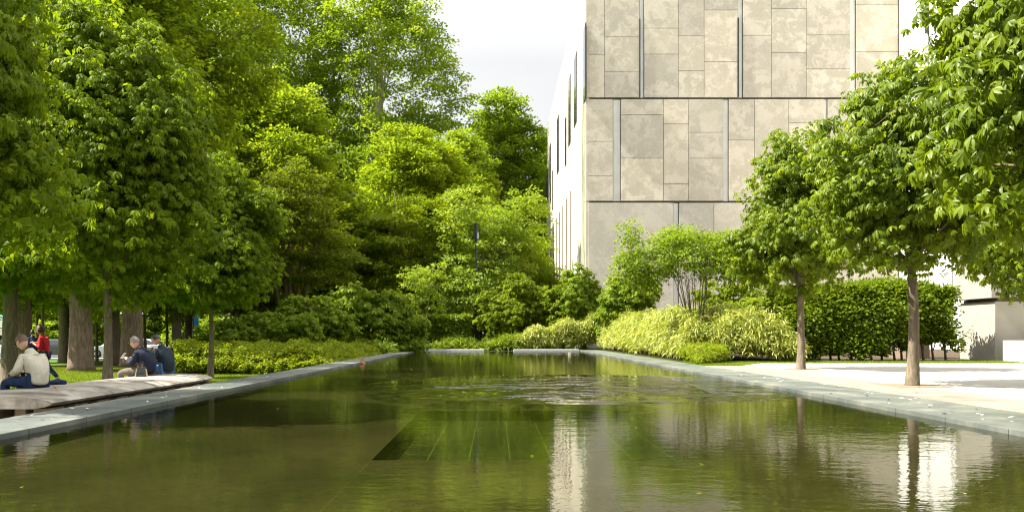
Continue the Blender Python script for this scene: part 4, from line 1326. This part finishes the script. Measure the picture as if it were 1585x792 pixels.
# woman walking in red
x_ = (69 - VX) * 22.3 / FPX
J = dict(pelvis=(0, .85, 0), waist=(.02, .98, 0), chest=(.05, 1.16, 0), neck=(.08, 1.32, 0), headb=(.10, 1.38, 0), head=(.12, 1.475, 0),
         hemp=(0, .75, 0), pelvis2=(0, .87, 0), neck0=(.07, 1.30, 0),
         Lsho=(.04, 1.25, .16), Rsho=(.04, 1.25, -.16), Lelb=(-.03, 1.0, .23), Relb=(.02, 1.0, -.23), Lwri=(.20, 1.08, .12), Rwri=(.24, 1.10, -.10), Lpalm=(.27, 1.12, .09), Rpalm=(.31, 1.14, -.07),
         Lhip=(-.02, .80, .09), Rhip=(.02, .80, -.09), Lknee=(-.17, .45, .09), Rknee=(.24, .45, -.09), Lank=(-.46, .12, .09), Rank=(.36, .07, -.09), Ltoe=(-.35, .04, .10), Rtoe=(.52, .04, -.10),
         Lankt=(-.43, .17, .09), Rankt=(.355, .12, -.09))
for n_ in 'LR':
    J[n_ + 'cuff'] = tuple(Vector(J[n_ + 'elb']).lerp(Vector(J[n_ + 'wri']), .8)); J[n_ + 'slv'] = J[n_ + 'cuff']
person('woman in red sweater and dark jeans walking across the lawn', (x_, 22.3, gz(x_, 22.3) - .005), R(178), J, R(-5), SK, ('sweater', 'red'), .95, 'long', 'darkjeans', 'dark', 'curly', glasses=True, seed=4, slim=.9)
# walker far behind in dark blue
x_ = (50 - VX) * 36 / FPX
J2 = dict(J); J2.update(pelvis=(0, .9, 0), waist=(0, 1.08, 0), chest=(0, 1.28, 0), neck=(0, 1.46, 0), headb=(.01, 1.53, 0), head=(.02, 1.63, 0), hemp=(0, .86, 0), pelvis2=(0, .94, 0), neck0=(0, 1.44, 0),
          Lsho=(0, 1.38, .19), Rsho=(0, 1.38, -.19), Lelb=(-.05, 1.10, .27), Relb=(.05, 1.10, -.27), Lwri=(.08, .88, .26), Rwri=(.12, .88, -.26), Lpalm=(.10, .80, .26), Rpalm=(.14, .80, -.26),
          Lhip=(0, .87, .1), Rhip=(0, .87, -.1), Lknee=(-.08, .48, .1), Rknee=(.12, .48, -.1), Lank=(-.22, .10, .1), Rank=(.18, .08, -.1), Ltoe=(-.10, .04, .11), Rtoe=(.32, .04, -.11), Lankt=(-.2, .16, .1), Rankt=(.175, .14, -.1))
for n_ in 'LR':
    J2[n_ + 'cuff'] = tuple(Vector(J2[n_ + 'elb']).lerp(Vector(J2[n_ + 'wri']), .9)); J2[n_ + 'slv'] = J2[n_ + 'cuff']
person('distant walker in dark blue clothes between the trunks', (x_, 36, gz(x_, 36) - .005), R(120), J2, R(0), SK2, ('jacket', 'blue'), .98, 'long', 'black', 'black', 'short', seed=6)

# ------------------------------------------------------------------ cars on the road
GLS = simple('car_glass', (.02, .025, .03), .06, .8, 0, .1)
TYRE = simple('tyre_rubber', (.02, .02, .02), .8)
RIM = simple('alloy_rim', (.5, .5, .5), .3, .5, .8)
def car(label, col, x, y, yaw, low=True):
    t = thing('parked_car', label, 'car', (x, y, -.79), yaw, 'cars on the road behind the lawn')
    L2 = 2.3
    body = [(-L2, .32), (-L2 - .02, .55), (-L2 + .05, .80), (-L2 + .35, .93), (-1.35, .97), (1.05, .95), (1.75, .84), (L2 - .12, .70), (L2, .52), (L2 - .02, .30), (1.85, .22), (-1.85, .22)]
    mb = MB(); mb.prism(body, -.88, .88)
    cab = [(-1.75, .94), (-1.15, 1.36), (-.6, 1.45), (.15, 1.44), (1.15, .94)]
    vs = []
    for s in (-1, 1):
        for (u, z) in cab: vs.append((u, s * (.82 - .20 * (z - .94) / .5), z))
    mb.add(vs, [(0, 1, 2, 3, 4), (9, 8, 7, 6, 5)] + [(i, i + 5, (i + 1) % 5 + 5, (i + 1) % 5) for i in range(5)])
    mb.build('body', simple('car_paint', col, .25, .6, .3, .03), t, bevel=.035)
    for s in (-1, 1):
        for poly in ([(-1.40, 1.0), (-1.08, 1.31), (-.62, 1.385), (-.38, 1.39), (-.38, 1.0)], [(-.30, 1.0), (-.30, 1.39), (.12, 1.375), (.92, 1.0)]):
            g = MB(); g.add([(u, s * (.845 - .20 * (z - .94) / .5), z) for u, z in poly] + [(u, s * (.80 - .20 * (z - .94) / .5), z) for u, z in poly],
                            [tuple(range(len(poly))), tuple(range(2 * len(poly) - 1, len(poly) - 1, -1))] + [(i, i + len(poly), (i + 1) % len(poly) + len(poly), (i + 1) % len(poly)) for i in range(len(poly))])
            g.build('side_window', GLS, t)
    for (u0, z0, u1, z1) in ((1.17, .98, .22, 1.43), (-1.77, .98, -1.2, 1.35)):
        dx = .02 if u0 > 0 else -.02
        g = MB(); g.add([(u0 + dx, -.74, z0), (u0 + dx, .74, z0), (u1 + dx, .60, z1), (u1 + dx, -.60, z1), (u0, -.74, z0 - .03), (u0, .74, z0 - .03), (u1, .60, z1 - .03), (u1, -.60, z1 - .03)],
                        [(0, 1, 2, 3), (7, 6, 5, 4), (0, 4, 5, 1), (1, 5, 6, 2), (2, 6, 7, 3), (3, 7, 4, 0)])
        g.build('windscreen', GLS, t)
    for u in (-1.42, 1.40):
        for s in (-1, 1):
            w_ = MB(); w_.tube([(u, s * .72, .32), (u, s * .91, .32)], .32, 20)
            wo = w_.build('wheel', TYRE, t)
            r_ = MB(); r_.tube([(u, s * .90, .32), (u, s * .925, .32)], .20, 16); r_.build('rim', RIM, wo)
    for s in (-1, 1):
        h_ = MB(); h_.box(L2 - .16, L2 + .01, s * .62 - .16, s * .62 + .16, .58, .70); h_.build('headlight', simple('lamp_glass', (.7, .7, .7), .15), t, bevel=.015)
        h_ = MB(); h_.box(-L2 - .03, -L2 + .12, s * .66 - .16, s * .66 + .16, .66, .80); h_.build('taillight', simple('red_lamp', (.5, .02, .02), .2), t, bevel=.015)
    return t
car('dark grey car parked just behind the woman in red', (.07, .075, .08), (92 - VX) * 64 / FPX, 64, 0)
car('silver car seen between the slender trunk and grey haired sitter', (.55, .56, .57), (184 - VX) * 64 / FPX, 64.2, math.pi)
car('white car cut by the left edge behind the trunk', (.75, .75, .75), (-16 - VX) * 62 / FPX, 62.5, 0)
car('white car in the far lane behind the massive trunk', (.72, .73, .75), (228 - VX) * 68 / FPX, 68.5, 0)

# ------------------------------------------------------------------ street furniture
t = thing('lamp_post', 'slim black lamp post with tall cylinder head rising inside the pale tree', 'lamp', ((737 - VX) * 60.5 / FPX, 60.5, gz(-1.4, 60) + .85))
b = MB(); b.tube([(0, 0, -.9), (0, 0, .3), (0, 0, .32), (0, 0, 7.7)], [.12, .12, .085, .075], 14); b.build('pole', M['dark_metal'], t, smooth=False)
b = MB(); b.tube([(0, 0, 7.7), (0, 0, 7.75), (0, 0, 9.0), (0, 0, 9.05)], [.1, .15, .15, .12], 16); b.build('lamp_head', M['dark_metal'], t)
b = MB(); b.box(.10, .17, -.09, .09, 7.85, 8.35); b.build('lens', simple('frosted_lens', (.8, .8, .78), .3), t, bevel=.01)
t = thing('traffic_signal', 'yellow traffic signal with lit green lamp at the left edge', 'traffic light', ((4 - VX) * 58 / FPX, 58, -.68))
b = MB(); b.tube([(-.35, 0, 0), (-.35, 0, 5.0)], .07, 10); b.build('pole', simple('galvanised_steel', (.3, .3, .3), .5, .5, .6), t)
b = MB(); b.box(-.19, .19, -.12, .12, 2.95, 4.02); b.box(-.3, -.19, -.03, .03, 3.1, 3.16); b.box(-.3, -.19, -.03, .03, 3.8, 3.86)
b.build('housing', simple('signal_yellow', (.75, .42, .03), .5), t, bevel=.015)
for z, cn, colr, em in ((3.82, 'red_lamp_glass', (.28, .01, .01), 0), (3.48, 'amber_lamp_glass', (.3, .12, .01), 0), (3.14, 'green_lamp_glass', (.02, .6, .3), 3.0)):
    b = MB(); b.tube([(0, -.10, z), (0, -.135, z)], .125, 18)
    m = simple(cn, colr, .2)
    if em:
        p = [q for q in m.node_tree.nodes if q.type == 'BSDF_PRINCIPLED'][0]; p.inputs['Emission Color'].default_value = (.03, 1, .45, 1); p.inputs['Emission Strength'].default_value = em
    b.build('lamp_lens', m, t)
    b = MB(); b.tube([(0, -.12, z + .03), (0, -.30, z + .03)], .14, 14, cap=False); b.build('visor', simple('signal_visor', (.05, .05, .04), .5), t)
t = thing('street_sign', 'pair of small white sign plates below the traffic signal', 'sign', ((3 - VX) * 57.5 / FPX, 57.5, -.68))
b = MB(); b.tube([(.05, .03, 0), (.05, .03, 2.75)], .03, 8); b.build('post', simple('sign_post', (.3, .3, .3), .5, .5, .6), t)
for z0, z1, c_ in ((2.2, 2.68, (.75, .75, .75)), (1.66, 2.14, (.7, .62, .62))):
    b = MB(); b.box(-.22, .24, -.012, 0, z0, z1); b.build('plate', simple('sign_plate', c_, .4), t, bevel=.003)
t = thing('banner_sign', 'small bright blue banner on a pole beyond the low hedge', 'sign', ((301 - VX) * 60 / FPX, 60.3, -.68))
b = MB(); b.tube([(-.22, 0, 0), (-.22, 0, 3.3)], .04, 8); b.build('pole', M['dark_metal'], t)
b = MB(); b.box(-.18, .2, -.01, .01, 2.35, 3.1); b.build('panel', simple('blue_banner', (.03, .20, .65), .5), t)

# child's bicycle whose bar end reaches the right edge
t = thing('small_bicycle', 'small black bicycle leaning at the right edge of the plaza', 'bicycle', (17.66, 26.3, -.004), 0)
for u in (-.12, .58):
    b = MB()
    ring = [Vector((u + .2 * math.cos(a * math.pi / 12), 0, .2 + .2 * math.sin(a * math.pi / 12))) for a in range(24)]
    ring = [Vector((q.x, q.y, max(.004, q.z))) for q in ring]
    b.tube(ring + [ring[0]], .018, 8, cap=False); wo = b.build('wheel', TYRE, t, smooth=True)
    b = MB()
    for a in range(12): b.tube([(u, 0, .2), ring[a * 2]], .003, 4)
    b.build('spokes', M['dark_metal'], wo)
b = MB()
for p, q in (((.58, 0, .2), (.28, 0, .2)), ((.28, 0, .2), (.35, 0, .46)), ((.35, 0, .46), (.58, 0, .2)), ((.28, 0, .2), (-.02, 0, .46)), ((-.02, 0, .46), (.35, 0, .46)), ((-.12, 0, .2), (-.01, 0, .54))):
    b.tube([p, q], .014, 8)
b.build('frame', simple('bike_frame', (.02, .02, .025), .3), t, smooth=True)
b = MB(); b.tube([(-.68, -.17, .565), (-.3, -.2, .56), (-.02, -.06, .55), (-.02, .06, .55), (-.1, .2, .56)], .018, 8); b.build('handlebar', PLASTIC, t, smooth=True)
b = MB(); b.sphere((.36, 0, .5), (.1, .05, .03), 12, 8); b.build('saddle', PLASTIC, t, smooth=True)

# dry leaves
LF = simple('dry_leaf', (.26, .13, .055), .7, .2, 0, .35, 20)
def dry_leaf(label, loc, s, rz, curl=.5):
    n = 9; vs = []; fs = []
    for j_ in range(n):
        t_ = j_ / (n - 1); wd = math.sin(math.pi * min(1, t_ * .92 + .05)) * .42 * (1 + .25 * math.sin(t_ * 19))
        for q in (-1, -.4, .4, 1):
            vs.append((q * wd, (t_ - .5), curl * (t_ - .3) ** 2 + .28 * abs(q) * wd + .01))
    for j_ in range(n - 1):
        for q in range(3):
            a_ = j_ * 4 + q; fs.append((a_, a_ + 1, a_ + 5, a_ + 4))
    mb = MB(); mb.add([tuple(c * s for c in v_) for v_ in vs], fs); mb.add([tuple(c * s for c in (v_[0], v_[1], v_[2] - .015)) for v_ in vs], [f[::-1] for f in fs])
    mb.tube([(0, .5 * s, curl * .49 * s), (0, .75 * s, curl * .75 * s)], .012 * s, 5)
    o = mb.build('dry_leaf', LF); o.location = loc; o.rotation_euler = (R(15), R(20), rz)
    return tag(o, label, 'leaf')
dry_leaf('large curled brown leaf floating beside the left coping', ((565 - VX) / 41, 29.8, -.055), .29, .6, 1.2)
dry_leaf('tiny curled brown leaf on the bench seat', ((85 - VX) * 12.5 / FPX, 12.5, BTOP + .0), .085, 1.2, 1.0)
dry_leaf('small pale brown leaf on the water by the right coping', ((1212 - VX) * 15.9 / FPX - .06, 15.9, -.052), .10, 2.0, 1.0)
dry_leaf('small brown leaf lying on the far corner of the coping', (-5.1, 52.0, .004), .22, .3, .5)

# scattered litter: tiny leaves and pale specks on coping, paving and water
def litter(name, pts, mat, size, seed, label):
    rng = np.random.default_rng(seed); n = len(pts)
    az = rng.random(n) * 6.283; sz_ = size * (.5 + rng.random(n))
    e = np.stack([np.cos(az), np.sin(az), .15 * rng.normal(size=n)], 1) * sz_[:, None]
    f = np.stack([-np.sin(az), np.cos(az), .15 * rng.normal(size=n)], 1) * sz_[:, None] * .55
    V = np.stack([pts - e, pts + f, pts + e, pts - f], 1).reshape(-1, 3)
    F_ = np.arange(n * 4).reshape(-1, 4)
    return tag(link(name, np_mesh(name, V, F_, mat, np.repeat(rng.random(n), 4))), label, 'litter', kind='stuff')
rng = np.random.default_rng(77)
def area(n, x0, x1, y0, y1, z): return np.stack([x0 + (x1 - x0) * rng.random(n), y0 + (y1 - y0) * rng.random(n) ** 1.2, np.full(n, z)], 1)
litter('fallen_leaves', np.concatenate([area(130, CR + .05, CRo, 8, 40, .012), area(260, CRo, 13, 11, 28, .014), area(90, CLo, CL - .04, 8, 45, .012)]), M['litter'] if 'litter' in M else LF, .022, 5, 'tiny dry leaves scattered over coping and plaza')
litter('pale_droppings', np.concatenate([area(60, CR + .1, CRo - .05, 8, 20, .009), area(30, CLo + .1, CL - .1, 9, 20, .009)]), simple('chalky_white', (.6, .58, .52), .9), .028, 6, 'pale specks on the slate coping')
litter('floating_leaves', area(70, CL + .1, CR - .1, 5, 40, -.055), M['yellow'], .016, 7, 'tiny leaves floating on the pool')
# ------------------------------------------------------------------ world, sun, camera
SUN_EL, SUN_AZ = R(50), (-1.0, -.05)
w = bpy.data.worlds.new('World'); sc.world = w; w.use_nodes = True
nt = w.node_tree; nt.nodes.clear()
out = nt.nodes.new('ShaderNodeOutputWorld'); bg = nt.nodes.new('ShaderNodeBackground')
sky = nt.nodes.new('ShaderNodeTexSky'); sky.sky_type = 'NISHITA'; sky.sun_disc = False
sky.sun_elevation = SUN_EL
sky.sun_rotation = math.atan2(SUN_AZ[0], SUN_AZ[1])
sky.dust_density = 1.0; sky.air_density = 1.0
tc = nt.nodes.new('ShaderNodeTexCoord')
nz = nt.nodes.new('ShaderNodeTexNoise'); nz.inputs['Scale'].default_value = 2.2; nz.inputs['Detail'].default_value = 5
mp = nt.nodes.new('ShaderNodeMapping'); mp.inputs['Scale'].default_value = (1, 1, 2.5)
nt.links.new(tc.outputs['Generated'], mp.inputs['Vector']); nt.links.new(mp.outputs[0], nz.inputs['Vector'])
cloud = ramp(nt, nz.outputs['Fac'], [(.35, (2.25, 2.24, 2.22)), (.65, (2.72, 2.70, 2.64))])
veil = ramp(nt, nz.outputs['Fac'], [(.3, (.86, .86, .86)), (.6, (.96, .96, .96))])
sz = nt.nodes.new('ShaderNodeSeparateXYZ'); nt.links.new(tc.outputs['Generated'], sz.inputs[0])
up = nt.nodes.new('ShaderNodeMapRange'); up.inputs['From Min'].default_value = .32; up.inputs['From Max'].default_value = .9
up.inputs['To Min'].default_value = 1.0; up.inputs['To Max'].default_value = 3.5  # sky overhead, out of view, is boosted to add fill in the shade
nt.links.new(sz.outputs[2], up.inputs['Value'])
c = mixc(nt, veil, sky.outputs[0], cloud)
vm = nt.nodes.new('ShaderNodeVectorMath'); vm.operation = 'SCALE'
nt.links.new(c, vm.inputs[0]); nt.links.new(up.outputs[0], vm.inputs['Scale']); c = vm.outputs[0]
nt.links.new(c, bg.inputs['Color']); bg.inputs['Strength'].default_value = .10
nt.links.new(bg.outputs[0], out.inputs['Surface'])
sl = bpy.data.lights.new('sun', 'SUN'); sl.energy = 5.0; sl.angle = R(.55); sl.color = (1.0, .95, .84)
so = bpy.data.objects.new('sun', sl); COL.objects.link(so)
d = Vector((SUN_AZ[0] * math.cos(SUN_EL), SUN_AZ[1] * math.cos(SUN_EL), math.sin(SUN_EL)))
so.rotation_euler = d.to_track_quat('Z', 'Y').to_euler(); so.location = (-30, 10, 40)
cam = bpy.data.cameras.new('camera'); co = bpy.data.objects.new('camera', cam); COL.objects.link(co)
co.location = (0, 0, CAMZ); co.rotation_euler = (R(90), 0, 0)
cam.sensor_width = 36; cam.lens = FPX / 1585 * 36
cam.shift_x = (792.5 - VX) / 1585; cam.shift_y = (VY - 396) / 1585
cam.clip_end = 3000; cam.clip_start = .05
sc.camera = co
sc.view_settings.view_transform = 'Standard'; sc.view_settings.look = 'None'
sc.view_settings.exposure = 1.86; sc.view_settings.gamma = 1
cy = sc.cycles
cy.max_bounces = 8; cy.diffuse_bounces = 3; cy.glossy_bounces = 3; cy.transmission_bounces = 4; cy.transparent_max_bounces = 6
cy.sample_clamp_indirect = 6; cy.use_denoising = True; cy.caustics_reflective = False; cy.caustics_refractive = False
sc.render.film_transparent = False
sc.render.filter_size = 1.15
cy.pixel_filter_type = 'BLACKMAN_HARRIS'; cy.filter_width = 1.15
